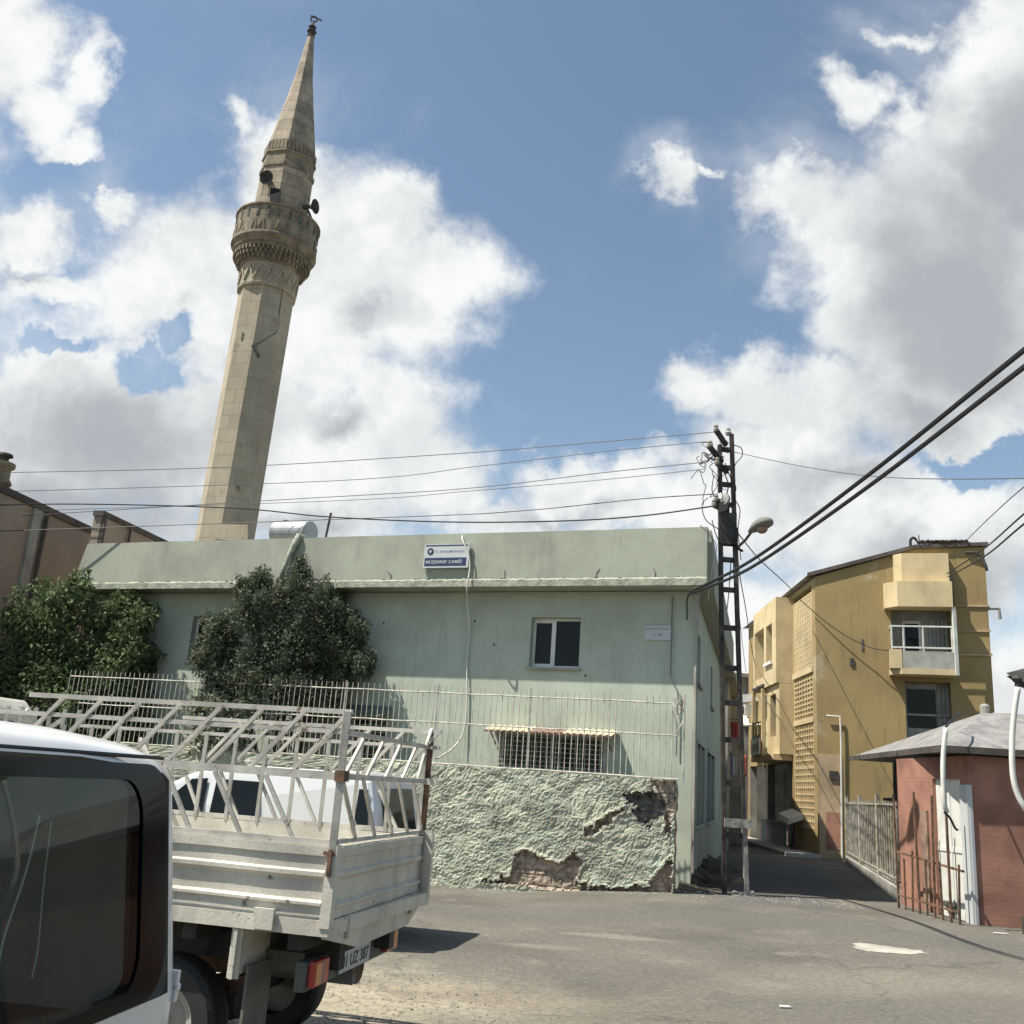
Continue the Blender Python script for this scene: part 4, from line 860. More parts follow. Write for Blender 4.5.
# crossarms with insulators
for (xa, ya, xb, yb) in ((716, 430, 726, 445), (709, 446, 722, 462), (717, 463, 727, 472), (716, 500, 728, 508), (714, 505, 728, 512)):
    mb = MB(); a = at(xa, ya, 18.75); b_ = at(xb, yb, 19.05); mb.bar(a, b_, .08, .09); arm = mb.build('crossarm', M['poleiron'], pole)
    mb = MB(); mb.lathe(a+V3(0,0,-.02), [(.02,-.02),(.05,0),(.055,.05),(.035,.07),(.05,.1),(.02,.14)], 12); mb.build('insulator', M['concrete'], arm)
mb = MB(); c_ = at(722, 500, 18.86); mb.lathe(c_, [(.0,-.06),(.15,-.05),(.17,0),(.15,.05),(0,.06)], 20, axis=(-.5,-1,.3)); mb.lathe(c_+V3(.0,-.02,-.13), [(.0,-.06),(.12,-.05),(.13,0),(.1,.05),(0,.06)], 20, axis=(.3,-1,-.4)); mb.build('cable_coil', M['wiregrey'], pole)
mb = MB(); mb.lathe(V3(PB.x+lean+.06, PB.y, topz-.02), [(.05,0),(.07,.05),(.04,.1),(.05,.13),(.01,.15)], 12); mb.build('insulator', M['concrete'], pole)
R = random.Random(11)
for k in range(16):
    mb = MB(); x0, y0 = R.uniform(700, 728), R.uniform(440, 475); P = [at(x0, y0, 18.9)]
    for j in range(4): x0 += R.uniform(-8, 8); y0 += R.uniform(-6, 12); P.append(at(min(x0, 733), y0, 18.9+R.uniform(-.15, .15)))
    mb.tube(smoothpts(P, 4), .008 if k % 3 else .013, 4); mb.build('jumper_wire', M['wire'], pole)
for px in ([(714,475),(712,490),(716,500),(722,512)],[(720,530),(706,520),(702,505),(708,498)],[(733,445),(741,448),(742,456),(735,465),(733,478)],[(733,480),(736,488),(734,496)],[(735,500),(740,510),(738,530),(741,560)],[(712,520),(716,535),(722,545)]):
    mb = MB(); mb.tube(smoothpts([at(x, y, 18.9) for x, y in px], 5), .011, 4); mb.build('jumper_wire', M['wire'], pole)
# street lamp
la = at(737, 548, 18.95); lb_ = at(752, 531, 18.2); lamp = thing('street_lamp', 'grey cobra-head street lamp on a short arm of the lattice pole', 'street lamp', tuple(la))
mb = MB(); mb.tube([V3(PB.x+.1, PB.y-.02, la.z-.05), la, la.lerp(lb_, .6)+V3(0,0,-.03), lb_], .028, 8); mb.build('arm', M['darkmetal'], lamp)
hd = (at(765, 524, 17.9)-lb_).normalized(); c0 = lb_-hd*.06
def lamp_head():
    mb = MB(); n = 16; secs = []
    sd_ = hd.cross(V3(0,0,1)).normalized(); up_ = sd_.cross(hd)
    prof = [(0,.05,.05),(.08,.09,.09),(.2,.14,.14),(.35,.17,.15),(.48,.15,.12),(.56,.08,.07),(.58,.02,.02)]
    V_ = []
    for (l, w_, h_) in prof:
        for k in range(n):
            a = 2*pi*k/n; zz = sin(a); V_.append(c0+hd*l*1.0+sd_*cos(a)*w_+up_*(zz*h_ if zz > 0 else zz*h_*.45))
    mb.add(V_, [(i*n+k, i*n+(k+1) % n, (i+1)*n+(k+1) % n, (i+1)*n+k) for i in range(len(prof)-1) for k in range(n)]+[tuple(range(n))[::-1], tuple((len(prof)-1)*n+k for k in range(n))])
    h_ = mb.build('lamp_head', M['flap'], lamp, smooth=True)
    mb = MB(); mb.lathe(c0+hd*.32-up_*.055, [(.11,0),(.10,-.05),(.06,-.085),(0,-.095)], 16, axis=up_); mb.build('lamp_glass', M['canopybrown'], h_, smooth=True)
lamp_head()

# ================================================================== wires
def wire(name, P, r, mt, lab, n=6, group=None):
    mb = MB(); mb.tube(P, r, n); o = mb.build(name, mt); tag(o, lab, 'cable', group); return o
def pw(pxs, Y0, Y1): 
    n = len(pxs); return smoothpts([at(x, y, Y0+(Y1-Y0)*i/(n-1)) for i, (x, y) in enumerate(pxs)], 8)
# heavy twin cable from the mosque corner out over the street
wire('heavy_cable', pw([(1180,225),(1024,350),(880,466),(780,541),(735,570),(690,592)], 4.6, 18.7), .027, M['wire'], 'thick black cable from upper right to the mosque corner, upper of the twin pair')
wire('heavy_cable', pw([(1180,246),(1024,367),(880,478),(780,549),(735,576),(690,594)], 4.5, 18.7), .026, M['wire'], 'thick black cable from upper right to the mosque corner, lower of the twin pair')
mb = MB(); mb.tube(smoothpts([at(690, 592, 18.72), at(687, 600, 18.8), at(687, 612, 18.82), at(687, 620, 18.82)], 4), .018, 6); o = mb.build('cable_tail', M['wire']); tag(o, 'black cable end clamped under the right corner of the green parapet', 'cable')
gw = 'thin wires running left from the lattice pole'
for pxs, y0, y1, r, lab in (
    ([(714,432),(600,442),(450,454),(205,468),(-80,474)], 18.8, 26, .010, 'topmost thin wire running left from the tip of the lattice pole'),
    ([(712,441),(600,452),(480,466),(330,481),(-80,494)], 18.8, 26, .009, 'second thin wire below the topmost one, running left from the pole tip'),
    ([(706,462),(600,473),(460,489),(260,501),(-80,522)], 18.8, 26, .010, 'third thin wire from the top on the left side of the pole'),
    ([(705,469),(600,480),(470,491),(330,501),(-80,514)], 18.8, 26, .008, 'fourth thin wire, just under the third wire left of the pole'),
    ([(716,494),(640,499),(520,511),(400,517),(-80,534)], 18.8, 25, .011, 'lower straight wire passing just above the green parapet'),
    ([(714,506),(640,516),(560,521),(450,522),(330,517),(230,508),(60,504),(-80,508)], 18.8, 25, .016, 'sagging black wire closest above the green parapet')):
    wire('overhead_wire', pw(pxs, y0, y1), r, M['wiregrey'] if r < .0105 else M['wire'], lab, 5, gw)
wire('overhead_wire', pw([(734,452),(800,466),(870,476),(950,479),(1100,477)], 19, 12), .008, M['wiregrey'], 'thin wire running right from the top of the pole across the clouds', 5)
wire('house_cable', pw([(737,532),(760,560),(790,588),(797,600)], 19, 34.2), .014, M['wire'], 'dark cable from the lamp level of the pole to the ochre house roof corner', 5)
wire('house_cable', pw([(798,598),(830,625),(860,643),(892,651),(992,654)], 34.1, 32.4), .016, M['wire'], 'dark cable drooping across the blank ochre wall', 5)
wire('house_cable', pw([(1090,440),(1024,487),(985,522),(962,545)], 14, 31), .012, M['wire'], 'thin wire at the right edge above the pair of cables', 5)
wire('service_cable', pw([(1100,455),(1024,514),(985,548),(947,574)], 12, 31.8), .02, M['wire'], 'upper black service cable from the right edge to the ochre balcony post', 5)
wire('service_cable', pw([(1100,468),(1024,524),(985,556),(948,577)], 12, 31.8), .022, M['wire'], 'lower black service cable from the right edge to the ochre balcony post', 5)
wire('drop_cable', pw([(737,528),(739,570),(746,610),(752,650),(757,672)], 19, 44), .016, M['wire'], 'dark drop cable hanging right of the lattice pole down to the alley, outer of two', 5)
wire('drop_cable', pw([(735,540),(737,590),(742,640),(746,672)], 19, 44), .012, M['wire'], 'dark drop cable hanging right of the lattice pole, inner of two nearest the post', 5)
wire('drop_cable', pw([(731,560),(729,590),(727,610)], 19, 19), .01, M['wire'], 'short loose cable hanging between the legs of the lattice pole', 5)
wire('drop_cable', pw([(700,525),(716,545),(712,570),(708,600)], 18.6, 18.6), .008, M['wiregrey'], 'thin slack cable between the lattice pole and the parapet end', 5)

# ================================================================== debris at the corner
def rubble(path, wdt, hgt, seed):
    mb = MB(); nU, nV = 160, 22; P = []
    for i in range(nU+1):
        t = i/nU; c = Vector(path[0]).lerp(Vector(path[1]), t); d = (Vector(path[1])-Vector(path[0])).normalized(); s_ = V3(-d.y, d.x, 0)
        for j in range(nV+1):
            v = j/nV; e = min(t*6, (1-t)*3, 1); h = hgt*e*(1-v)**1.3*(1+.35*noise.noise((t*14, v*3, seed)))+.03*noise.noise((t*60, v*14, seed))*e*(1-v*.5)
            q_ = c-s_*wdt*v*(.8+.4*noise.noise((t*8, 0, seed))); h = hgt*e*(1-v)**1.2*(.7+.5*noise.noise((q_.x*1.3, q_.y*1.3, 2)))+(.10*noise.noise((q_.x*4, q_.y*4, 5))+.05*noise.noise((q_.x*13, q_.y*13, 8)))*e*(1-v*.6); P.append(q_+V3(0,0,h-.03))
    mb.add(P, [(i*(nV+1)+j, i*(nV+1)+j+1, (i+1)*(nV+1)+j+1, (i+1)*(nV+1)+j) for i in range(nU) for j in range(nV)])
    return mb
o = rubble(FS.p(-.9, -.25, 0), .9, .5, 3) if False else rubble((FS.p(-.7, -.2, 0), FS.p(9, -.02, 0)), 1.1, .48, 3)
o = o.build('rubble_heap', M['dirt'], smooth=True); tag(o, kind='stuff', label='dark earth and rubble banked against the mosque side wall', cat='rubble')
R = random.Random(21)
def stone(loc, s_, mt, lab, name='stone', cat='stone', group=None):
    import bmesh
    me = bpy.data.meshes.new(name); bm = bmesh.new(); bmesh.ops.create_icosphere(bm, subdivisions=2, radius=s_)
    for v in bm.verts: v.co *= 1+.35*noise.noise(v.co*(2/s_)+Vector(loc)); v.co.z *= .6
    bm.to_mesh(me); bm.free(); me.materials.append(mt); o = bpy.data.objects.new(name, me); col.objects.link(o); o.location = (loc[0], loc[1], loc[2]+s_*.3); return tag(o, lab, cat, group)
for i, (x, y, s_) in enumerate(((684,888,.07),(694,890,.05),(716,889,.06),(726,890,.05),(712,894,.04),(752,893,.05),(678,892,.04),(700,893,.035),(735,893,.045))):
    stone(gnd(x, y), s_, M['concrete'], 'broken stone on the ground at the foot of the mosque corner and pole', group='loose stones at the pole foot')
for i, (x, y, s_, l) in enumerate(((878,961,.03,'far'), (933,938,.0,''), )):
    pass
mb = MB(); c = gnd(1000, 934); mb.prism([c+V3(-.1,-.03,.006), c+V3(.12,-.05,.006), c+V3(.1,.04,.006), c+V3(-.08,.05,.006)], (0,0,.01)); o = mb.build('litter', M['litter']); tag(o, 'white scrap of paper on the road before the red brick wall', 'litter')
mb = MB(); c = gnd(785, 1008); mb.prism([c+V3(-.05,-.03,.006), c+V3(.05,-.02,.006), c+V3(.04,.03,.006), c+V3(-.04,.03,.006)], (0,0,.01)); o = mb.build('litter', M['litter']); tag(o, 'small white scrap on the road near the bottom of the picture', 'litter')
# pale patch in the road
P0 = [gnd(x, y, .004) for x, y in ((853,943),(860,942.5),(880,945),(905,948),(924,951),(927,953.5),(910,954),(885,952.5),(865,951),(855,948))]; P = []
for i in range(len(P0)):
    for j in range(10): q = P0[i].lerp(P0[(i+1) % len(P0)], j/10); P.append(q+V3(.05*noise.noise(q*7), .09*noise.noise(q*7+V3(3,3,3))+.04*noise.noise(q*23), 0))
mb = MB(); mb.add(P, [tuple(range(len(P)))]); o = mb.build('road_patch', M['kerb']); tag(o, kind='structure')
P = [gnd(x, y, .005) for x, y in ((822,862),(866,882),(905,903),(940,914),(975,926),(960,912),(905,885),(860,860),(842,850),(826,858))]

# ================================================================== ochre house
A = gnd(819, 858); A.z = 0
YF = Fr((A.x, A.y), 108); YS = Fr((A.x, A.y), 3.2, flip=True)
house = thing('ochre_apartment_house', 'ochre three-storey house with balconies and pierced breeze-block panels on the alley', 'building', (A.x+2.5, A.y+2, 0))
zc1 = YF.uz(807, 577)[1]; zc2_ = YF.uz(915, 549)[1]; zc3 = YF.uz(975, 547)[1]
WI = YF.uz(990, 640)[0]; u2 = YF.uz(915, 549)[0]
# balcony niche
nb0, nb1 = YF.uz(892, 640)[0], YF.uz(952, 640)[0]
zb0 = YF.uz(900, 668, .0)[1]; zb1 = YF.uz(890, 607)[1]; zl0 = 3.9; zl1 = YF.uz(905, 681)[1]
mb = MB()
holes = [(nb0, nb1, zb0, zb1-.0), (nb0+.35, nb1-.12, zl0, zl1)]
mb.wall(YF, 0, WI, 0, zc1, holes, .8)
mb.add([YF.p(0,0,zc1), YF.p(WI,0,zc1), YF.p(WI,0,zc3), YF.p(u2,0,zc2_)], [(0,1,2,3)])
mb.add([YF.p(WI,0,0), YF.p(WI,-9,0), YF.p(WI,-9,zc3), YF.p(WI,0,zc3)], [(0,1,2,3)])
mb.build('front_wall', M['yellow'], house)
mb = MB(); mb.fbox(YF, nb0-.05, nb1+.05, -.86, -.805, zb0-.1, zb1+.1); mb.build('balcony_back_wall', M['blind'], house)
mb = MB(); mb.fbox(YF, nb0+.3, nb1-.05, -1.35, -.6, zl0-.1, zl1+.1); wn_ = mb.build('window', M['blind'], house)
mb = MB(); mb.fbox(YF, nb0+.45, nb0+1.35, -.6, -.57, zl0+.5, zl1-.2); mb.build('pane', M['winglass'], wn_)
mb = MB(); 
for u in (nb0+1.45, nb1-.3): mb.fbox(YF, u-.04, u+.04, -.6, -.53, zl0, zl1)
mb.fbox(YF, nb0+.35, nb1-.12, -.56, -.5, zl0+.9, zl0+.97); mb.build('frame', M['concrete'], wn_)
mb = MB(); mb.fbox(YF, nb0+.4, nb0+1.0, -.80, -.77, zb0+.05, zb0+1.75); dr = mb.build('door', M['pvc'], house); mb = MB(); mb.fbox(YF, nb0+.48, nb0+.92, -.77, -.76, zb0+.5, zb0+1.65); mb.build('pane', M['winglass'], dr)
mb = MB(); mb.fbox(YF, nb0+1.25, nb1-.1, -.80, -.76, zb0+.1, zb0+1.8)
for i in range(8): u = nb0+1.3+i*.13; mb.tube([YF.p(u, -.75, zb0+.1), YF.p(u, -.75, zb0+1.8)], .05, 6)
mb.build('curtain', M['blind'], house)
# roof: mono pitch, coping
mb = MB(); 
RC = [YF.p(-.25,.12,zc1), YF.p(u2,.12,zc2_), YF.p(WI+.12,.12,zc3+.02)]
for i in range(2): mb.prism([RC[i], RC[i+1], RC[i+1]+V3(0,0,.13), RC[i]+V3(0,0,.13)], -YF.n*.3)
mb.build('roof_coping', M['browndark'], house)
mb = MB(); bk = YS.p(12, -1, 0)
mb.add([YF.p(-.25,.0,zc1+.06), YF.p(u2,0,zc2_+.06), YS.p(12,-6,zc2_), YS.p(12,.3,zc1)], [(0,1,2,3)]); mb.add([YF.p(u2,0,zc2_+.06), YF.p(WI,0,zc3+.06), YF.p(WI,-9,zc3), YS.p(12,-6,zc2_)], [(0,1,2,3)]); mb.build('roof', M['concrete'], house)
# cantilevered balcony box: upper (roof hood) and lower slab with parapet, chamfered left corner
def bay(u0, u1, z0, z1, out, ch, th=.0):
    return [YF.p(u0,0,z0), YF.p(u0,out-ch,z0), YF.p(u0+ch,out,z0), YF.p(u1,out,z0), YF.p(u1,0,z0)]
ub0_, ub1_ = YF.uz(884, 600, .3)[0], YF.uz(951, 600, .3)[0]
zh0 = YF.uz(900, 607, .6)[1]; zh1 = YF.uz(900, 582, .6)[1]
b0 = bay(ub0_, ub1_, zh0, 0, .75, .4); mb = MB(); mb.prism(b0, (0,0,zh1-zh0)); mb.build('balcony_hood', M['yellowb'], house)
b0 = bay(ub0_+.35, ub1_-.02, zh1+.002, 0, .35, .25); mb = MB(); mb.prism(b0, (0,0,zc3-zh1-.3)); mb.build('bay_upstand', M['yellowb'], house)
zs0 = YF.uz(900, 674, .6)[1]; zs1 = YF.uz(900, 651, .6)[1]
b0 = bay(ub0_+.1, ub1_, zs0, 0, .70, .35); mb = MB(); mb.prism(b0, (0,0,.18)); mb.build('balcony_slab', M['yellowb'], house)
mb = MB(); mb.fbox(YF, ub0_+.1+.4, ub1_-.05, .60, .68, zs0+.182, zs1); mb.build('balcony_panel', M['concrete'], house)
mb = MB(); mb.fbox(YF, ub0_+.1, ub0_+.48, .35, .69, zs0+.182, zs1+.05); mb.build('balcony_pier', M['yellowb'], house)
zq = YF.uz(900, 626, .65)[1]; rl = MB()
for z in (zq, zs1+.12): rl.bar(YF.p(ub0_+.15,.64,z), YF.p(ub1_-.05,.64,z), .05)
for u in (ub0_+.18, ub0_+.55, (ub0_+ub1_)/2+.1, ub1_-.07): rl.bar(YF.p(u,.64,zs1-.02), YF.p(u,.64,zq), .045)
rl.bar(YF.p(ub0_+.15,.64,zq), YF.p(ub0_+.15,0,zq), .04); rl.build('railing', M['white'], house)
mb = MB(); mb.bar(YF.p(ub1_+.02,.66,zs0), YF.p(ub1_+.02,.66,zh0), .11); mb.build('balcony_post', M['white'], house)
mb = MB(); u = ub1_+.05; mb.bar(YF.p(u,.3,zh0-.1), YF.p(u,.3,YF.uz(948,575,.3)[1]), .07); mb.build('cable_bracket', M['darkmetal'], house)
mb = MB(); mb.prism([YF.p(WI-.5,.02,9.3), YF.p(WI+.05,.02,9.3), YF.p(WI+.05,.02,9.0), YF.p(WI-.05,.02,8.8)], YF.n*.3) if False else None
# right side pilaster strip slightly proud, bands
for yy in (606, 631, 655):
    z = YF.uz(975, yy)[1]; mb = MB(); mb.fbox(YF, ub1_+.15, WI+.04, .0, .05, z-.035, z+.035); mb.build('string_course', M['yellowlow'], house)
z = YF.uz(993, 608)[1]; mb = MB(); mb.tube([YF.p(WI-.05,-.1,z), YF.p(WI+.35,-.1,z), YF.p(WI+.36,-.1,z-.35)], .06, 8); mb.build('waterspout', M['concrete'], house)
z = YF.uz(980, 563)[1]; mb = MB(); mb.tube(smoothpts([YF.p(WI-.6,.08,z+.35), YF.p(WI-.2,.12,z+.3), YF.p(WI-.02,.14,z-.1), YF.p(WI+.02,.1,z-.3)], 5), .05, 6); mb.build('roof_pipe', M['darkmetal'], house)
mb = MB(); uu, zz_ = YF.uz(862, 640); mb.fbox(YF, uu-.03, uu+.03, 0, .03, zz_-.35, zz_+.05); mb.build('wall_scar', M['hollowdark'], house)
mb = MB(); uu, zz_ = YF.uz(852, 662); mb.fbox(YF, uu-.06, uu+.06, 0, .05, zz_-.12, zz_+.12); mb.build('wall_box', M['darkmetal'], house)
mb = MB(); uu, zz_ = YF.uz(833, 775); mb.fbox(YF, uu-.12, uu+.16, 0, .10, zz_-.13, zz_+.13); mb.build('meter_box', M['darkmetal'], house)
# lower front dado
zd = YF.uz(840, 755)[1]
mb = MB(); uw_ = YF.uz(842, 800)[0]; mb.fbox(YF, .02, uw_, .0, .035, .0, zd); mb.build('dado', M['yellowlow'], house)
mb = MB(); ud, zd2 = YF.uz(826, 812); mb.fbox(YF, ud, uw_-.05, .036, .05, .3, zd2); mb.build('door', M['brick'], house)
# white bent pipe on the front wall
mb = MB(); P = [YF.p(YF.uz(826,716)[0],.12,YF.uz(826,716)[1]), YF.p(YF.uz(840,717)[0],.12,YF.uz(840,717)[1]), YF.p(YF.uz(841,740)[0],.12,YF.uz(841,740)[1]), YF.p(YF.uz(842,860)[0],.12,.05)]; mb.tube(P, .035, 8); mb.build('pipe', M['white'], house)
# crest weeds, roof things
mb = MB(); R = random.Random(9)
for i in range(700):
    u = R.uniform(u2+.1, WI-.5); h = R.uniform(.03, .13); p = YF.p(u, R.uniform(-.1,.12), zc3+.13); e = V3(R.uniform(-.1,.1), R.uniform(-.1,.1), h); mb.add([p, p+e*.5+V3(.03,0,0), p+e, p+e*.5-V3(.03,0,0)], [(0,1,2,3)])
o = mb.build('roof_weeds', M['dirt']); tag(o, 'thin dry weeds growing along the crest of the ochre house', 'weeds', kind='stuff')
ru, rz = YF.uz(911, 547); rp = YF.p(ru, -.1, rz+.02)
t = thing('roof_tap', 'small dark bent pipe with rod on the crest of the ochre house', 'pipe', tuple(rp)); mb = MB(); mb.tube(smoothpts([rp, rp+V3(0,0,.25), rp+V3(.12,0,.35), rp+V3(.22,0,.25)], 4), .05, 6); mb.build('elbow', M['darkmetal'], t); mb = MB(); mb.tube([rp+V3(.3,0,0), rp+V3(.3,0,.45)], .02, 5); mb.build('rod', M['darkmetal'], t)
# alley side: breeze block strip
bs0, bs1 = .45, 3.1
zbl = .9; zbt = 9.25
mb = MB(); holes = [(bs0, bs1, zbl, zbt)]
for h in [(3.6, 11.6, 0, 3.15)]: holes.append(h)
mb.wall(YS, 0, 12, 0, zc1, holes, .25); mb.build('side_wall', M['yellow'], house)
def breeze(u0, u1, z0, z1, nu, nz_):
    mb = MB(); du, dz_ = (u1-u0)/nu, (z1-z0)/nz_; b_ = .05
    for i in range(nu+1): mb.fbox(YS, u0+i*du-b_*.6, u0+i*du+b_*.6, -.12, .01, z0, z1)
    for j in range(nz_+1): mb.fbox(YS, u0, u1, -.08, .006, z0+j*dz_-b_*.45, z0+j*dz_+b_*.45)
    if nz_ > 12:
        for i in range(nu):
            for j in range(nz_): c = YS.p(u0+(i+.5)*du, -.09, z0+(j+.5)*dz_); mb.bar(c-YS.u*du*.22+YS.n*.08, c+YS.u*du*.22+YS.n*.08, .03, .10); 
    return mb.build('breeze_block_panel', M['yellowb'], house)
zz_ = [.9, 2.9, 4.55, 6.35, 9.0]
breeze(bs0, bs1, zz_[0], zz_[1], 9, 9); breeze(bs0, bs1, zz_[1]+.05, zz_[2]-.1, 8, 7); breeze(bs0, bs1, zz_[2]+.05, zz_[3]-.2, 7, 9); breeze(bs0, bs1, zz_[3], zz_[4], 8, 14)
mb = MB(); mb.fbox(YS, bs0-.1, bs1+.1, -.05, .06, zz_[3]-.2, zz_[3]); mb.build('string_course', M['yellowb'], house)
mb = MB(); mb.fbox(YS, bs0-.05, bs1+.05, -.05, .04, zz_[2]-.12, zz_[2]+.04); mb.build('string_course', M['yellowb'], house)
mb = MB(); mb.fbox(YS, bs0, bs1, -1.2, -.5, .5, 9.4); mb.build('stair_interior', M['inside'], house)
# projecting upper bays over the alley
def ybay(u0, u1, z0, z1, out, opens, mt):
    mb = MB(); fr = Fr(tuple(YS.p(0, out, 0)), 3.2, flip=True)
    mb.wall(fr, u0, u1, z0, z1, opens, .5)
    mb.add([YS.p(u0,0,z0), YS.p(u0,out,z0), YS.p(u0,out,z1), YS.p(u0,0,z1)], [(0,1,2,3)]); mb.add([YS.p(u0,0,z0), YS.p(u1,0,z0), YS.p(u1,out,z0), YS.p(u0,out,z0)], [(0,1,2,3)]); mb.add([YS.p(u0,0,z1), YS.p(u1,0,z1), YS.p(u1,out,z1), YS.p(u0,out,z1)], [(0,1,2,3)]); mb.add([YS.p(u1,0,z0), YS.p(u1,out,z0), YS.p(u1,out,z1), YS.p(u1,0,z1)], [(0,1,2,3)])
    return fr, mb.build('bay', mt, house)
ob = .62
frb, b_ = ybay(3.4, 7.7, 6.05, 9.35, ob, [(4.1, 5.2, 6.95, 8.45), (5.6, 7.5, 6.5, 8.5)], M['yellowb'])
mb = MB(); mb.fbox(frb, 5.6, 7.6, -.55, -.5, 6.4, 8.6); mb.build('loggia_back', M['blind'], b_)
mb = MB(); mb.fbox(frb, 4.1, 5.2, -.3, -.27, 6.95, 8.45); w_ = mb.build('window', M['winglass'], b_)
mb = MB(); mb.fbox(frb, 4.0, 5.3, -.02, .1, 6.83, 6.95); mb.fbox(frb, 4.62, 4.70, -.27, -.2, 6.95, 8.45); mb.build('frame', M['pvc'], b_)
mb = MB(); mb.fbox(frb, 5.5, 7.65, 0.0, .07, 6.1, 6.2); mb.build('ledge', M['darkmetal'], b_)
frc, c_ = ybay(3.5, 7.7, 3.2, 3.42, ob+.1, [], M['yellowb'])
mb = MB(); mb.wall(YS, 3.4, 5.6, 3.42, 6.04, [(4.0, 5.0, 4.1, 5.7)], .3, d=.5); mb.add([YS.p(3.4,0,3.42), YS.p(3.4,.5,3.42), YS.p(3.4,.5,6.04), YS.p(3.4,0,6.04)], [(0,1,2,3)]); b3 = mb.build('bay', M['yellowb'], house)
mb = MB(); mb.fbox(YS, 4.0, 5.0, .2, .24, 4.1, 5.7); w_ = mb.build('window', M['winglass'], b3)
def patterned():
    mt = mat('green and cream patterned tiles', (.50,.52,.27), .7, .1, 2, .05, 30, fine=0); N_, L_ = nodes(mt); b = N_['Principled BSDF']; tc_ = N_.new('ShaderNodeTexCoord'); s_ = N_.new('ShaderNodeSeparateXYZ'); L_.new(tc_.outputs['Object'], s_.inputs[0])
    a = N_.new('ShaderNodeMath'); a.operation = 'ADD'; L_.new(s_.outputs[1], a.inputs[0]); L_.new(s_.outputs[2], a.inputs[1]); c = N_.new('ShaderNodeMath'); c.operation = 'SUBTRACT'; L_.new(s_.outputs[1], c.inputs[0]); L_.new(s_.outputs[2], c.inputs[1])
    cm_ = N_.new('ShaderNodeCombineXYZ'); L_.new(a.outputs[0], cm_.inputs[0]); L_.new(c.outputs[0], cm_.inputs[1]); ck = N_.new('ShaderNodeTexChecker'); ck.inputs['Scale'].default_value = 1.6; L_.new(cm_.outputs[0], ck.inputs[0]); ck.inputs[1].default_value = (.55,.54,.30,1); ck.inputs[2].default_value = (.16,.20,.10,1); L_.new(ck.outputs[0], b.inputs['Base Color']); return mt
M['pattern'] = patterned()
mb = MB(); mb.fbox(YS, 5.9, 8.4, -.4, .1, 3.43, 6.0); mb.build('patterned_wall', M['pattern'], house)
mb = MB(); mb.fbox(YS, 5.9, 7.6, ob, ob+.06, 3.43, 4.25); mb.build('balcony_panel', M['concrete'], house)
mb = MB()
for k in range(4): u = 6.0+k*.5; mb.bar(YS.p(u, ob+.03, 4.25), YS.p(u, ob+.03, 4.75), .03)
mb.bar(YS.p(5.9, ob+.03, 4.75), YS.p(7.6, ob+.03, 4.75), .04); mb.build('railing', M['darkmetal'], house)
for u in (5.75, 7.65): mb = MB(); mb.bar(YS.p(u, ob, 3.43), YS.p(u, ob, 6.04), .14); mb.build('column', M['yellowb'], house)
for u in (4.2, 8.0, 11.7): mb = MB(); mb.fbox(YS, u-.14, u+.14, -.3, .0, 0, 3.15); mb.build('column', M['concrete'], house)
mb = MB(); mb.fbox(YS, 4.3, 11.6, -1.6, -1.5, 0, 3.15); mb.build('recess_back', M['browndark'], house)  # dark colour stands in for the shade inside the recess
# low wall and things in the recess
mb = MB(); mb.fbox(YS, 4.6, 8.5, .0, .15, 0, .9); mb.fbox(YS, 4.6, 8.5, -.03, .2, .905, .98); o = mb.build('garden_wall', M['concrete']); tag(o, 'low grey wall in front of the shaded ground floor recess on the alley', 'wall')
tb_ = YS.p(1.8, .35, .0)
ls = thing('washstand', 'white sink on a bracket at the foot of the breeze-block strip', 'sink', tuple(YS.p(2.7, .3, .9)))
mb = MB(); mb.prism([YS.p(1.8,.05,1.15), YS.p(3.5,.05,1.3), YS.p(3.4,.55,1.1), YS.p(1.9,.55,.95)], (0,0,.2)); mb.build('basin', M['white'], ls); mb = MB(); mb.bar(YS.p(2.1,.3,1.0), YS.p(2.1,.3,.1), .07); mb.bar(YS.p(2.1,.3,.9), YS.p(2.6,.3,.1), .05); mb.build('bracket', M['darkmetal'], ls)
# white sign on the balcony
sg = thing('balcony_sign', 'white lettered sign hung on the low balcony above the alley', 'sign', tuple(YS.p(7.5, .8, 3.5)))
SGF = Fr(tuple(YS.p(0, ob+.12, 0)), 3.2, flip=True); mb = MB(); mb.fbox(SGF, 5.7, 7.4, 0, .05, 3.45, 4.1); mb.build('board', M['signwhite'], sg)
SG2 = Fr(tuple(YS.p(7.4, ob+.12, 0)), 183.2); text_obj('TERZİ', 'lettering', SG2, .85, .06, 3.78, .36, M['signgrey'], sg, width=1.4, bold=.01)
# air conditioner
acx = thing('air_conditioner', 'pale outdoor air conditioner on the alley facade beside the patterned wall', 'air conditioner', tuple(YS.p(11, .8, 5.2)))
mb = MB(); mb.fbox(YS, 8.2, 8.9, ob-.1, ob+.25, 5.2, 5.6); mb.build('casing', M['white'], acx); mb = MB(); mb.lathe(YS.p(8.55, ob+.26, 5.4), [(.17,0),(.17,.02)], 16, axis=YS.n); mb.build('fan_grille', M['darkmetal'], acx)
# alley kerb / pavement
mb = MB(); mb.prism([YS.p(-.3,.0,.0), YS.p(-.3,1.15,.0), YS.p(30,1.0,.0), YS.p(30,.0,.0)], (0,0,.12)); o = mb.build('pavement', M['kerb']); tag(o, kind='structure')

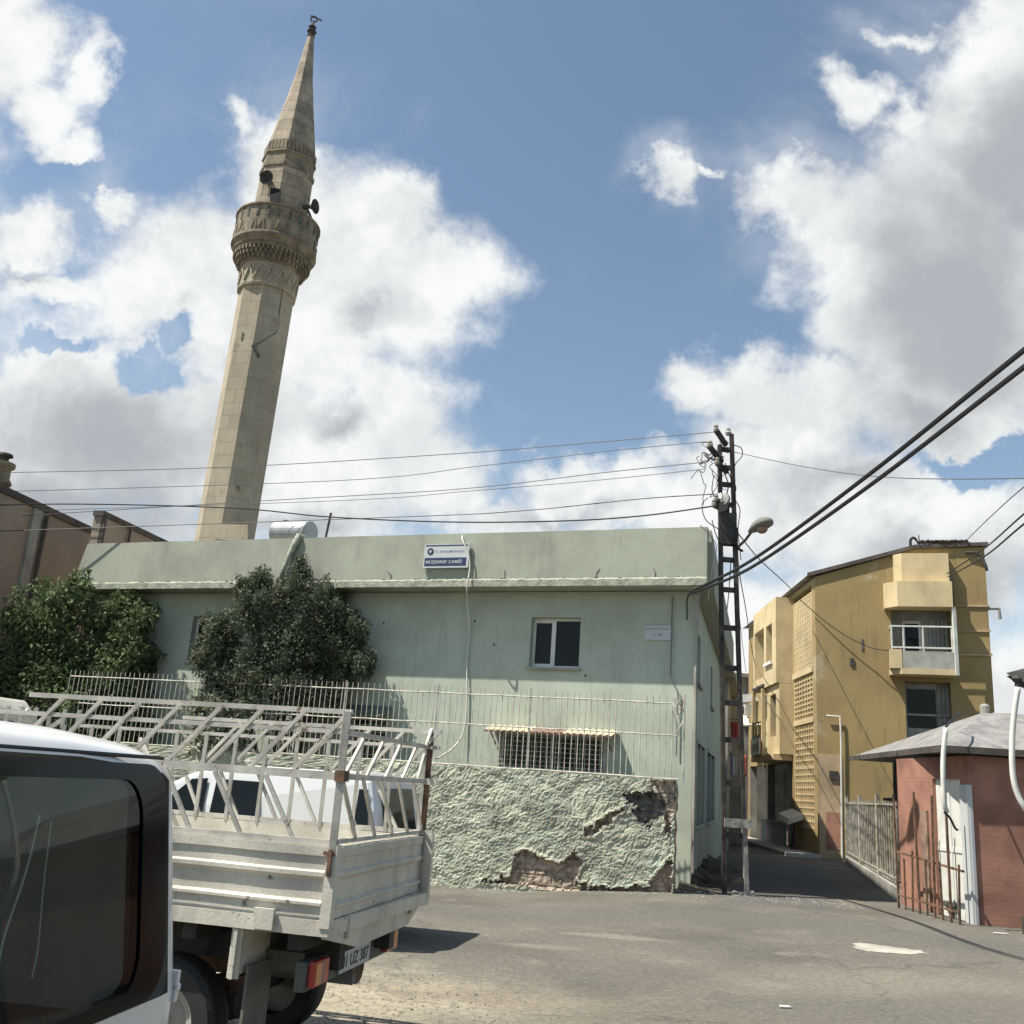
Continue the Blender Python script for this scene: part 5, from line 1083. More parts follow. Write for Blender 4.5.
# ================================================================== far end of the alley
def simple_house(name, lab, fr, u0, u1, dep, z1, mt, wins, roofmt='concrete', out=None, cat='building'):
    t = thing(name, lab, cat, tuple(fr.p((u0+u1)/2, -dep/2, 0))); mb = MB(); mb.wall(fr, u0, u1, 0, z1, wins, .15)
    mb.add([fr.p(u0,0,0), fr.p(u0,-dep,0), fr.p(u0,-dep,z1), fr.p(u0,0,z1)], [(0,1,2,3)]); mb.add([fr.p(u1,0,0), fr.p(u1,-dep,0), fr.p(u1,-dep,z1), fr.p(u1,0,z1)], [(0,1,2,3)]); mb.add([fr.p(u0,-dep,0), fr.p(u1,-dep,0), fr.p(u1,-dep,z1), fr.p(u0,-dep,z1)], [(0,1,2,3)]); mb.build('wall', mt, t)
    mb = MB(); mb.fbox(fr, u0-.2, u1+.2, -dep-.1, .25, z1, z1+.18); mb.build('roof', M[roofmt], t)
    for h in wins:
        mb = MB(); mb.fbox(fr, h[0]+.05, h[1]-.05, -.14, -.10, h[2]+.05, h[3]-.05); w_ = mb.build('window', M['winglass'], t)
        mb = MB(); m_ = (h[0]+h[1])/2; mb.fbox(fr, m_-.04, m_+.04, -.10, -.06, h[2], h[3]); mb.fbox(fr, h[0], h[1], -.10, -.055, h[3]-.06, h[3]); mb.fbox(fr, h[0]-.05, h[1]+.05, -.1, .08, h[2]-.06, h[2]); mb.build('frame', M['pvc'], w_)
    return t
# left side of alley beyond mosque
e0 = FS.p(SL+.4, .15, 0); L1 = Fr((e0.x, e0.y), 14)
h1 = simple_house('stone_house', 'narrow grey stone house standing in the alley behind the mosque', L1, 0, 9, 5, 5.6, M['concrete'], [(1.5,2.6,3.4,4.6),(5,6.2,3.4,4.6),(5,6.2,.9,2.1)])
# gable facing us, coursed blocks and drain
fq = Fr(tuple(L1.p(0,0,0)), 104); mb = MB()
for k in range(14): mb.fbox(Fr((L1.p(0,0,0).x, L1.p(0,0,0).y), 104, flip=True), 0, .1, 0, .1, 0, .1) if False else None
# houses beyond
fb = YS.p(12.2, .35, 0); L2 = Fr((fb.x, fb.y), 358, flip=True)
h2 = simple_house('grey_house', 'weathered grey house with a satellite dish beyond the ochre house', L2, 0, 8, 6, 7.2, M['concrete'], [(1.2,2.4,4.4,5.8),(4.2,5.6,4.4,5.8),(1.2,2.4,1.2,2.4)])
fb2 = L2.p(9, .3, 0); L3 = Fr((fb2.x, fb2.y), 350, flip=True)
h3 = simple_house('green_house', 'light green house deeper in the alley', L3, 0, 9, 6, 6.0, M['greenwall'], [(1,2.2,3.6,4.8),(5,6.2,3.6,4.8),(5,6.2,1,2.2)])
ex = L3.p(14, 4, 0); L4 = Fr((ex.x-7, ex.y+2), 95)
h4 = simple_house('end_house', 'pale house closing off the far end of the alley', L4, -3, 9, 6, 6.6, M['brown'], [(0,1.2,1,2.3),(3,4.2,1,2.3),(0,1.2,4,5.2),(3,4.2,4,5.2)])
# stone pier seen between the legs of the pole
c = at(730, 700, 40); px0 = at(724, 780, 40); px1 = at(739, 780, 40)
mb = MB(); zt_ = at(730, 676, 40).z
mb.box(px0.x, px1.x, 39.6, 41.4, 0, zt_)
o = mb.build('stone_pier', M['stonedark'] if False else M['concrete']); tag(o, 'tall grey stone pier seen between the legs of the lattice pole', 'pier')
# satellite dish
dc = at(748, 716, 46); ds = thing('satellite_dish', 'white satellite dish on the grey house above the alley', 'satellite dish', tuple(dc))
mb = MB(); mb.lathe(dc, [(.0,-.12),(.2,-.10),(.36,-.03),(.45,.05),(.44,.06),(.3,-.02),(0,-.09)], 20, axis=(-.5,-1,.45)); mb.build('reflector', M['white'], ds); mb = MB(); mb.bar(dc, dc+V3(-.25,-.5,.1), .03); mb.bar(dc, dc+V3(.1,.3,-.6), .05); mb.build('feed_arm', M['darkmetal'], ds)
# awnings, laundry, tank
aw = at(752, 700, 44); mb = MB(); mb.prism([aw+V3(-.7,-.3,-.25), aw+V3(.9,-.3,.05), aw+V3(.9,.8,.45), aw+V3(-.7,.8,.15)], (0,0,.05)); o = mb.build('awning', M['galv']); tag(o, 'slanting pale sheet awning below the satellite dish', 'awning')
aw = at(752, 727, 43); mb = MB(); mb.prism([aw+V3(-.5,-.4,-.02), aw+V3(.6,-.4,.06), aw+V3(.6,.7,.16), aw+V3(-.5,.7,.1)], (0,0,.05)); o = mb.build('awning', M['white']); tag(o, 'small white flat awning above the patterned balcony', 'awning')
def cloth(px, py, w_, h_, Y, mt, lab, seed):
    c = at(px, py, Y); mb = MB(); n = 8; m_ = 8; P = []
    for i in range(n+1):
        for j in range(m_+1):
            P.append(c+V3(w_*(i/n-.5), .06*sin(i*1.7+seed)+.04*noise.noise((i*.5, j*.4, seed)), -h_*j/m_+.03*noise.noise((i*.9, j*.9, seed))))
    mb.add(P, [(i*(m_+1)+j, i*(m_+1)+j+1, (i+1)*(m_+1)+j+1, (i+1)*(m_+1)+j) for i in range(n) for j in range(m_)])
    o = mb.build('hanging_laundry', mt, smooth=True); sol = o.modifiers.new('s', 'SOLIDIFY'); sol.thickness = .01; tag(o, lab, 'laundry', 'laundry hung in the alley behind the pole')
cloth(735, 722, .30, .7, 38, M['red'], 'red cloth hung highest in the alley behind the pole', 1); cloth(727, 728, .3, .9, 38, M['white'], 'white cloth hung between the pole legs left of the red one', 2)
cloth(727, 752, .35, .8, 38, M['blue'], 'blue cloth hung lower between the pole legs', 3); cloth(733, 757, .3, .7, 38, M['signwhite'], 'pale grey cloth hung beside the blue one', 4); cloth(742, 755, .4, .9, 44, M['red'], 'faded red cloth hung right of the pole in the alley', 5)
wire('laundry_line', [at(722, 718, 38.05), at(742, 720, 38.05)], .015, M['wire'], 'short washing line holding the cloths behind the pole', 4)
# parked scooter-like low white car bit and plants near alley end
stone(gnd(752, 829), .25, M['white'], 'white sack lying on the ground deep in the alley', 'sack', 'sack')
stone(gnd(760, 832), .2, M['concrete'], 'grey sack beside the white one deep in the alley', 'sack', 'sack')

# ================================================================== red brick hut
HC = gnd(977, 925); HF = Fr((HC.x, HC.y), 97); HS = Fr((HC.x, HC.y), -2, flip=True)
hut = thing('brick_hut', 'small red-painted brick hut with grey felt hip roof at the right edge', 'hut', (HC.x+2, HC.y+1.5, 0))
hz = 2.62; hl = 2.75
mb = MB(); mb.wall(HF, -.02, 4.5, -.05, hz, [], .2); mb.build('front_wall', M['brick'], hut)
mb = MB(); mb.wall(HS, 0.02, hl, -.05, hz, [(.30, 1.30, .0, 2.25)], .15); mb.fbox(HS, hl-.02, hl, -4, 0, -.05, hz); mb.build('side_wall', M['brick'], hut)
mb = MB(); mb.fbox(HS, .30, 1.30, -.15, -.06, 0, 2.25); dr = mb.build('door', M['white'], hut)
mb = MB(); mb.fbox(HS, .78, .82, -.06, -.04, 0, 2.25); mb.fbox(HS, .30, 1.30, -.06, -.045, 1.05, 1.12); mb.build('door_rail', M['pvc'], dr)
mb = MB(); mb.fbox(HS, -.04, .29, -.02, .03, 0, 2.15); mb.fbox(HF, -.06, .02, -.03, .035, 0, 2.15); mb.build('corner_pillar', M['signwhite'], hut)
mb = MB(); mb.fbox(HS, 1.5, 1.75, 0, .04, 0, 1.7); mb.build('timber_post', M['canopybrown'], hut)
E1 = at(942, 746, 16.47); E0 = at(850, 757, 25.8); E2 = HF.p(5.0, .14, E1.z); E3 = V3(13.2, 21.4, 2.7); PK = at(985, 712, 18.6)
PK2 = PK+V3(2.6, -.3, 0)
mb = MB(); th = V3(0,0,-.07)
mb.add([E0, E1, E2, E3, PK, PK2], [(0,1,4), (1,2,5,4), (2,3,5), (3,0,4,5)]); mb.add([E0+th, E1+th, E2+th, E3+th], [(3,2,1,0)])
mb.add([E0,E1,E2,E3,E0+th,E1+th,E2+th,E3+th], [(0,4,5,1),(1,5,6,2),(2,6,7,3),(3,7,4,0)])
mb.build('roof', M['roofing'], hut)
mb = MB(); mb.bar(E1+V3(0,0,-.04)+V3(-.02,-.02,0), E0+V3(-.02,0,-.04), .03, .11); mb.bar(E1+V3(0,-.02,-.04), E2+V3(0,-.02,-.04), .03, .11); mb.build('eave_board', M['browndark'], hut)
mb = MB(); mb.lathe(PK-V3(0,0,.05), [(.09,0),(.09,.16),(.04,.2)], 10); mb.build('ridge_cap', M['concrete'], hut)
# porch behind: posts and shelf
PF = Fr((7.90, 19.5), 15.2, flip=True)
mb = MB(); mb.fbox(PF, .1, 6.1, -.6, -.5, .1, 2.85); mb.build('porch_shade', M['inside'], hut)  # black sheet stands in for the shade of the open porch
mb = MB(); mb.fbox(PF, .1, 6.1, -.3, -.25, 1.6, 1.95); mb.build('porch_rail', M['darkmetal'], hut)
for k in range(3): mb = MB(); mb.fbox(PF, .7+k*.7, .95+k*.7, -.45, -.40, .9, 2.45-.1*k); mb.build('porch_board', M['yellowlow'], hut)
# picket style bar fence along the lane
fA = gnd(848, 864); fB = gnd(906, 904); fA.z = fB.z = 0
ff = thing('bar_fence', 'pale upright bar fence along the lane before the hut', 'fence', tuple(fA.lerp(fB, .5)))
dv_ = (fB-fA); Ld = dv_.length; dv_.normalize(); nbar = 30
mb = MB()
for i in range(nbar+1):
    p = fA+dv_*Ld*i/nbar; h = 1.85+.04*noise.noise((i*.7, 0, 0)); mb.bar(p+V3(0,0,.28), p+V3(.02*noise.noise((i*1.3, 3, 0)),0,h), .032)
mb.build('bar_panel', M['fence2'], ff)
mb = MB()
for z in (.35, 1.78): mb.bar(fA+V3(0,.03,z), fB+V3(0,.03,z), .04)
mb.build('rail', M['fence2'], ff)
mb = MB(); mb.bar(fA+V3(0,0,.0), fB+V3(0,0,.0), .16, .44); mb.build('plinth', M['concrete'], ff)
for k in range(4): p = fA+dv_*Ld*k/3; mb = MB(); mb.bar(p, p+V3(0,0,2.0), .08); mb.build('post', M['fence2'], ff)
mb = MB(); nn_ = V3(-dv_.y, dv_.x, 0); mb.prism([fA-nn_*.0, fA+nn_*.9-dv_*-1.0, fB+nn_*.45+dv_*.1, fB], (0,0,.05)); o = mb.build('pavement', M['kerb']); tag(o, kind='structure')
# rusty low railing in front of the hut door
gA = gnd(899, 908); gB = gnd(960, 925); gA.z = gB.z = 0
gate = thing('rusty_railing', 'rusty low railing with a few tall bars in front of the hut door', 'railing', tuple(gA.lerp(gB, .5)))
for k in range(9):
    p = gA.lerp(gB, k/8); h = [1.95,.85,1.0,2.0,.9,1.95,.9,2.05,.9][k]; mb = MB(); mb.bar(p, p+V3(.03*(k % 3-1),0,h), .028 if h < 1.5 else .034); mb.build('upright', M['rust'] if k % 4 else M['rust'], gate)
mb = MB(); mb.bar(gA+V3(0,0,.95), gB+V3(.1,0,.80), .035); mb.bar(gA+V3(0,0,.22), gB+V3(0,0,.18), .03); mb.build('rail', M['rust'], gate)
# white bent pipe by hut door and post
c = [at(946,728,15.9), at(943,760,15.9), at(944,800,15.9), at(947,812,15.95)]
wp_ = thing('white_pipe', 'white plastic pipe hanging from the hut eave beside the door', 'pipe', tuple(c[-1])); mb = MB(); mb.tube(smoothpts(c, 4), [.038]*13, 10); mb.build('pipe', M['white'], wp_, smooth=True)
mb = MB(); mb.tube(smoothpts([at(945,728,15.9), at(950,722,16.2), at(957,715,16.6), at(960,712,17)], 4), .018, 6); mb.build('cord', M['wire'], wp_)
mb = MB(); mb.tube(smoothpts([at(944,812,15.9), at(950,818,15.9), at(955,828,15.9), at(958,830,15.9)], 4), .018, 6); mb.build('cord', M['wire'], wp_)
pw_ = gnd(908, 903); mb = MB(); mb.bar(V3(pw_.x+.1, pw_.y, 0), V3(pw_.x-.02, pw_.y, 2.2), .09); o = mb.build('white_post', M['white']); tag(o, 'white post standing where the bar fence meets the rusty railing', 'post')
# curved white pipe at the right edge (nearer)
c = [at(1018,688,9), at(1014,715,9), at(1012,745,9), at(1013,775,9), at(1018,795,9), at(1028,812,9), at(1045,830,9.1), at(1075,842,9.2)]
bp_ = thing('bent_pole', 'white bent pole with dark clamp at the right edge of the picture', 'pole', (c[-1].x, c[-1].y, 0))
mb = MB(); mb.tube(smoothpts(c, 5)+[V3(c[-1].x+.15, 9.3, .9), V3(c[-1].x+.2, 9.3, 0)], .025, 10); mb.build('pipe', M['white'], bp_, smooth=True)
mb = MB(); mb.bar(at(1016,683,9), at(1040,688,9), .05); mb.lathe(at(1017,679,9), [(.03,-.03),(.05,0),(.03,.03)], 10); mb.build('clamp', M['darkmetal'], bp_)
# dark parasol corner at the right edge
c = at(1005, 673, 9.4); mb = MB()
K = [at(1006,673,9.4), at(1030,690,9.0), at(1090,700,9.6), at(1095,668,10.4), at(1040,667,10.2)]
top_ = at(1075, 655, 9.8)
mb.add(K+[top_], [(0,1,5),(1,2,5),(2,3,5),(3,4,5),(4,0,5)]); mb.add([k_-V3(0,0,.03) for k_ in K], [(4,3,2,1,0)])
um = thing('dark_canopy', 'corner of a dark green canopy jutting in at the right edge', 'canopy', (at(1060,680,9.7).x, 9.7, 0)); mb.build('cover', M['darkmetal'], um); mb = MB(); q = at(1062, 680, 9.7); mb.bar(V3(q.x, 9.7, 0), q+V3(0,0,.1), .05); mb.build('pole', M['darkmetal'], um)
# dark post right of the brick wall
mb = MB(); q = gnd(1026, 935); mb.box(q.x, q.x+.9, q.y-.3, q.y+.1, -.05, .25); o = mb.build('kerb_block', M['darkmetal']) ; tag(o, 'dark low block at the foot of the hut at the right edge', 'block')

# gravel and crumbs of asphalt on the road
R = random.Random(99); mb = MB()
def crumb(p, s_):
    a = R.uniform(0, 6.28); V_ = [p+V3(cos(a+k*1.57)*s_*R.uniform(.6,1.2), sin(a+k*1.57)*s_*R.uniform(.6,1.2), R.uniform(0,.2)*s_) for k in range(4)]+[p+V3(R.uniform(-.3,.3)*s_, R.uniform(-.3,.3)*s_, s_*R.uniform(.4,.9))]
    mb.add(V_, [(0,1,4),(1,2,4),(2,3,4),(3,0,4)])
for i in range(3600):
    if i % 4: x, y = R.gauss(-1.2, 1.5), R.gauss(7.9, 1.1)
    else: x, y = R.uniform(-6, 8), R.uniform(5, 19)
    crumb(V3(x, y, gh(x, y)), R.choice((.006, .008, .010, .014, .02 if i % 9 == 0 else .01)))
o = mb.build('gravel', M['grit']); tag(o, 'loose gravel and crumbs scattered over the dusty road', 'gravel', kind='stuff')
mb = MB()
for i in range(600):
    t_ = R.random(); x, y = (FW.p(-6.5*t_, R.uniform(.03, .5)**1.4, 0)).xy if i % 2 else (R.uniform(3.4, 6.5), R.uniform(17.8, 19.2)); crumb(V3(x, y, gh(x, y)), R.choice((.010, .014, .02)))
o = mb.build('wall_debris', M['concrete']); tag(o, 'crumbled plaster lying along the foot of the yard wall', 'debris', kind='stuff')

# clutter on the distant facades
for k, (u, z, mt_, nm, lb) in enumerate(((1.0, 3.3, 'red', 'faded red cloth drying on the grey house facade', 0), (3.4, 3.5, 'signwhite', 'white sheet drying on the grey house facade', 0), (5.6, 3.2, 'blue', 'blue cloth drying on the grey house facade', 0))):
    mb = MB(); P = []
    for i in range(7):
        for j in range(6): P.append(L2.p(u+.13*i, .32+.03*sin(i*2.1+k), z-.16*j+.02*noise.noise((i, j, k))))
    mb.add(P, [(i*6+j, i*6+j+1, (i+1)*6+j+1, (i+1)*6+j) for i in range(6) for j in range(5)]); o = mb.build('hanging_laundry', M[mt_], smooth=True); tag(o, nm, 'laundry')
for u in (.6, 3.0, 5.2):
    bl = MB(); bl.fbox(L2, u, u+1.9, .26, .9, 3.55 if u != 3.0 else 3.5, 3.68); bal = bl.build('balcony', M['concrete'], h2)
    rl = MB()
    for q in range(9): rl.bar(L2.p(u+.05+q*.225, .87, 3.68), L2.p(u+.05+q*.225, .87, 4.5), .03)
    rl.bar(L2.p(u, .87, 4.5), L2.p(u+1.9, .87, 4.5), .045); rl.build('railing', M['darkmetal'], bal)
aw = MB(); aw.prism([L2.p(2.2, .26, 3.0), L2.p(4.6, .26, 3.0), L2.p(4.6, 1.2, 2.55), L2.p(2.2, 1.2, 2.55)], (0,0,.04)); o = aw.build('shop_awning', M['red']); tag(o, 'faded red sloping awning low on the grey house', 'awning')
# dark glazed bits and pipes on the mosque front and stains of repair
mb = MB(); P = [FA.p(-.45, .05, 5.5), FA.p(-.45, .05, 3.9), FA.p(-.3, .05, 3.6), FA.p(-.3, .05, 2.4)]; mb.tube(P, .012, 5); mb.build('wall_cable', M['wiregrey'], mosque)

# ================================================================== flatbed truck
TC = at(337, 843, 5.35); TB = 1.275
TF = Fr((TC.x, TC.y), -76.5, flip=False)     # u forward along the near side
TF.n = V3(-TF.u.y, TF.u.x, 0); 
if TF.n.y > 0: TF.n = -TF.n                # d>0 towards the viewer, d<0 across the truck
TR = Fr((TC.x, TC.y), 11.5); TR.n = -TF.u    # tail frame: u across, d backward
Wt, Lt = 1.72, 3.1
truck = thing('flatbed_truck', 'small old flatbed truck with worn cream drop sides and a white bar rack', 'truck', tuple(TF.p(1.5, -.8, 0)))
zb_ = .905
def panel(fr, u0, u1, z0, z1, rib=True, d=0):
    mb = MB(); prof = [(0,z0),(.0,z0+.045),(.012,z0+.055),(.012,z0+.068),(-.012,z0+.08),(-.012,z1-.165),(.010,z1-.145),(.010,z1-.125),(-.004,z1-.115),(-.004,z1-.05),(.007,z1-.045),(.007,z1),(-.035,z1),(-.035,z0)]; P = []; n = 24
    P = []; n = 24
    for i in range(n+1):
        u = u0+(u1-u0)*i/n
        for a, b in prof: P.append(fr.p(u, d+a+.004*noise.noise((u*3, b*5, 1)), b+.003*noise.noise((u*2, 3, 3))))
    r = len(prof); mb.add(P, [(i*r+k, i*r+(k+1) % r, (i+1)*r+(k+1) % r, (i+1)*r+k) for i in range(n) for k in range(r)]+[tuple(range(r))[::-1], tuple(n*r+k for k in range(r))])
    return mb
panel(TF, .05, Lt, zb_+.03, TB).build('side_panel', M['bedw'], truck)
panel(TR, .05, Wt-.04, zb_+.02, TB-.002, d=0).build('tailgate', M['bedw'], truck)
fr2 = Fr(tuple(TF.p(0, -Wt, 0)), -76.5); fr2.n = -TF.n; panel(fr2, .05, Lt, zb_+.03, TB).build('side_panel', M['bedw'], truck)
for w_ in (0, -Wt):
    mb = MB(); mb.fbox(TF, -.01, .045, w_-.045 if w_ == 0 else w_, w_+.012 if w_ == 0 else w_+.045, zb_-.02, TB+.012); mb.build('corner_post', M['bedw'], truck)
# latch and rust
mb = MB(); mb.fbox(TF, .012, .032, .012, .028, TB-.14, TB-.01); mb.fbox(TF, .0, .06, .012, .022, TB-.04, TB-.02); mb.build('latch', M['rust'], truck)
# floor and beam
mb = MB(); mb.fbox(TF, -.005, Lt, -Wt-.005, .005, zb_-.06, zb_+.015); mb.build('bed_floor', M['bedw'], truck)
mb = MB(); n = 12
# lower apron below the tailgate, cut to a slope at both ends
mb.prism([TR.p(.0,.0,zb_-.062), TR.p(Wt,.0,zb_-.062), TR.p(Wt-.02,.0,zb_-.09), TR.p(Wt*.86,.0,zb_-.17), TR.p(.5,.0,zb_-.17), TR.p(.3,.0,zb_-.13), TR.p(0,.0,zb_-.07)], TR.n*-.03); mb.build('rear_apron', M['bedw'], truck)
for u in (.28, Wt-.24): mb = MB(); mb.fbox(TR, u-.01, u+.03, .004, .022, zb_-.10, zb_+.02); mb.build('hinge', M['bedw'], truck)
for u in (.35, 1.8): mb = MB(); mb.fbox(TF, u-.06, u+.05, .006, .03, zb_-.05, zb_+.05); mb.build('hinge', M['bedw'], truck)
# chassis
for w_ in (-.45, -Wt+.45):
    mb = MB(); mb.fbox(TF, .08, Lt+1.2, w_-.04, w_+.04, .62, .84); mb.build('chassis_rail', M['darkmetal'], truck)
for u in (.15, .75, 1.4, 2.0): mb = MB(); mb.fbox(TF, u, u+.08, -Wt+.05, -.05, .76, .838); mb.build('cross_member', M['darkmetal'], truck)
WU, WRr = .93, .33
mb = MB(); mb.tube([TF.p(WU,-.12,WRr), TF.p(WU,-Wt+.12,WRr)], .05, 10); mb.lathe(TF.p(WU,-Wt/2,WRr), [(.0,-.16),(.11,-.1),(.14,0),(.11,.1),(0,.16)], 14, axis=TF.u); mb.build('axle', M['darkmetal'], truck)
for w_ in (-.42, -Wt+.42): mb = MB(); mb.prism([TF.p(WU-.5,w_,.62), TF.p(WU-.25,w_,.46), TF.p(WU,w_,.42), TF.p(WU+.25,w_,.46), TF.p(WU+.5,w_,.62), TF.p(WU+.25,w_,.52), TF.p(WU,w_,.48), TF.p(WU-.25,w_,.52)], TF.n*.06); mb.build('leaf_spring', M['rust'], truck)
mb = MB(); mb.tube([TF.p(.18,-1.0,.55), TF.p(1.9,-1.0,.5)], .10, 12); mb.build('exhaust', M['rust'], truck)
def wheel(c, ax, R_, wd, parent):
    mb = MB(); mb.lathe(c, [(R_*.62,-wd/2),(R_*.9,-wd/2),(R_*.985,-wd*.36),(R_,-wd*.2),(R_,wd*.2),(R_*.985,wd*.36),(R_*.9,wd/2),(R_*.62,wd/2)], 40, axis=ax, caps=False)
    t_ = mb.build('wheel', M['black'], parent, smooth=False)
    mb = MB(); mb.lathe(c, [(.0,wd*.28),(R_*.16,wd*.30),(R_*.18,wd*.22),(R_*.40,wd*.12),(R_*.46,wd*.30),(R_*.56,wd*.34),(R_*.60,wd*.46),(R_*.635,wd*.50),(R_*.635,wd*.1)], 32, axis=ax); mb.build('rim', M['galv'] if parent is not truck else M['concrete'], t_)
    return t_
wheel(TF.p(WU, -.19, WRr), TF.n, WRr, .2, truck); wheel(TF.p(WU, -Wt+.19, WRr), -TF.n, WRr, .2, truck)
wheel(TF.p(Lt+.75, -.19, WRr), TF.n, WRr, .2, truck); wheel(TF.p(Lt+.75, -Wt+.19, WRr), -TF.n, WRr, .2, truck)
# mud flap and bracket
mb = MB(); mb.fbox(TF, WU-.46, WU-.44, -.36, -.05, .62, .84); mb.fbox(TF, WU-.44, WU-.42, -.02, .0, .60, .84) ; mb.prism([TF.p(WU-.46,-.04,.84), TF.p(WU-.40,-.04,.84), TF.p(WU-.40,-.04,.60), TF.p(WU-.46,-.04,.60)], TF.n*.02); mb.build('flap_bracket', M['bedw'], truck)
mb = MB(); mb.fbox(TF, WU-.50, WU-.485, -.34, -.06, .20, .66); mb.build('mud_flap', M['flap'], truck)
mb = MB(); mb.fbox(TF, .25, .62, -.42, -.34, .60, .70); mb.fbox(TF, .1, .7, -.75, -.70, .50, .56); mb.build('spare_bracket', M['flap'], truck)
# bumper with lamps and plate
bz0, bz1 = .555, .70; BD = -.13
mb = MB(); mb.fbox(TR, .10, Wt-.10, BD-.06, BD, bz0, bz1); mb.build('bumper', M['bumper'], truck, bevel=.008)
for u0 in (.13, Wt-.13-.21):
    mb = MB(); mb.fbox(TR, u0, u0+.21, BD, BD+.04, bz0+.02, bz1+.0); lm = mb.build('tail_light', M['redlens'], truck, bevel=.008)
    mb = MB(); mb.fbox(TR, u0+(.01 if u0 < 1 else .12), u0+(.09 if u0 < 1 else .20), BD+.041, BD+.045, bz0+.03, bz1-.01); mb.build('orange_lens', M['orangelens'], lm)
    mb = MB(); mb.fbox(TR, u0+.095, u0+.115, BD+.041, BD+.044, bz0+.03, bz1-.01); mb.build('clear_lens', M['signgrey'], lm)
mb = MB(); mb.fbox(TR, .58, 1.10, BD+.003, BD+.015, bz0+.015, bz0+.125); pt = mb.build('number_plate', M['signwhite'], truck)
text_obj('01 UZ 387', 'plate_lettering', TR, .84, BD+.017, bz0+.07, .068, M['black'], pt, width=.46, bold=.01)
# cab
mb = MB(); prof = [(Lt+.12,.55),(Lt+.12,1.92),(Lt+.22,2.02),(Lt+.95,2.0),(Lt+1.45,1.35),(Lt+1.62,1.2),(Lt+1.66,.5),(Lt+1.15,.45),(Lt+1.1,.72),(Lt+.42,.72),(Lt+.38,.5)]
mb.prism([TF.p(a, -.06, b) for a, b in prof], -TF.n*(Wt-.12)); cab = mb.build('cab', M['bedw'], truck, bevel=.03)
for d0, d1 in ((-.062, -.052), (-Wt+.052, -Wt+.062)):
    mb = MB(); mb.prism([TF.p(a, d0, b) for a, b in ((Lt+.3,1.3),(Lt+.3,1.85),(Lt+.9,1.85),(Lt+1.25,1.35))], TF.n*.01); mb.build('side_window', M['winglass'], cab)
mb = MB(); mb.fbox(TF, Lt+.105, Lt+.115, -Wt+.3, -.3, 1.4, 1.85); mb.build('rear_window', M['winglass'], cab)
# bar rack
zr_a, zr_b, zr_c = 1.63, 1.86, 1.965
def rackbar(a, b, w_=.032, h_=.032, name='rack_bar', mt='rackw'):
    mb = MB(); mb.bar(a, b, w_, h_); return mb.build(name, M[mt], truck)
RW = []
rb = MB()
for w_ in (-.02, -Wt+.02):
    near = w_ > -1
    for z, t in ((TB+.02, .03), (zr_a, .042), (zr_b, .024), (zr_c, .026)):
        rackbar(TF.p(-.0, w_, z), TF.p((2.0 if z == zr_c else Lt-.25), w_, z), .025, t)
    for k in range(8):
        u = .02+k*.25; rackbar(TF.p(u+.28, w_, zr_a+.02), TF.p(u, w_+.012, zr_c-.01), .018, .022)    # upper slant
    for k in range(11):
        u = .28+k*.30; rackbar(TF.p(u+.17, w_+(.014 if near else -.014), zr_a-.02), TF.p(u-.02, w_, TB+.03), .018, .021)
for k in range(13):
    u = .1+k*.24; rackbar(TF.p(u, -Wt+.03, TB), TF.p(u, -Wt+.03, zr_b), .024, .024)
# rear frame
for z, t in ((TB+.025, .03), (zr_a, .04), (zr_b, .035)): rackbar(TR.p(0, -.03, z), TR.p(Wt, -.03, z), .025, t*.75)
for k in range(5): u = .12+k*.36; rackbar(TR.p(u, -.045, zr_a), TR.p(min(Wt, u+.28), -.045, zr_b), .016, .02)
for k in range(5): u = .02+k*.34; rackbar(TR.p(u, -.02, zr_a), TR.p(min(Wt, u+.32), -.02, TB+.03), .016, .02)
rackbar(TR.p(.0, -.02, TB-.02), TR.p(.0, -.02, zr_c+.0), .036, .036, 'rack_post'); rackbar(TR.p(Wt, -.02, TB-.02), TR.p(Wt, -.02, zr_c+.0), .045, .045, 'rack_post', 'rust')
rackbar(TR.p(Wt-.10, -.02, zr_b), TR.p(Wt-.02, -.01, zr_c+.02), .02, .02, 'rack_post'); 
mb = MB(); mb.fbox(TR, -.03, .05, -.045, .01, zr_a-.025, zr_a+.03); mb.build('rack_clamp', M['rust'], truck)
# loose ironwork piled near the cab
R = random.Random(31)
for k in range(12):
    u = 1.6+R.uniform(0, 1.4); a = TF.p(u, -R.uniform(.2, 1.4), R.uniform(1.35, 1.6)); b = a+TF.u*R.uniform(-.7, .9)+TF.n*R.uniform(-.4, .4)+V3(0,0,R.uniform(.15,.5)); b.z = min(b.z, 1.88); rackbar(a, b, .02, .025, 'loose_bar')
# window grille lying over the front of the rack, reaching over the cab
g0 = TF.p(Lt-.9, -.03, zr_b+.04)
for k in range(20): u = 1.9+k*.10; rackbar(TF.p(u, -.35, zr_b+.05), TF.p(u, -.35, zr_b-.06), .018, .018, 'front_grille_bar')

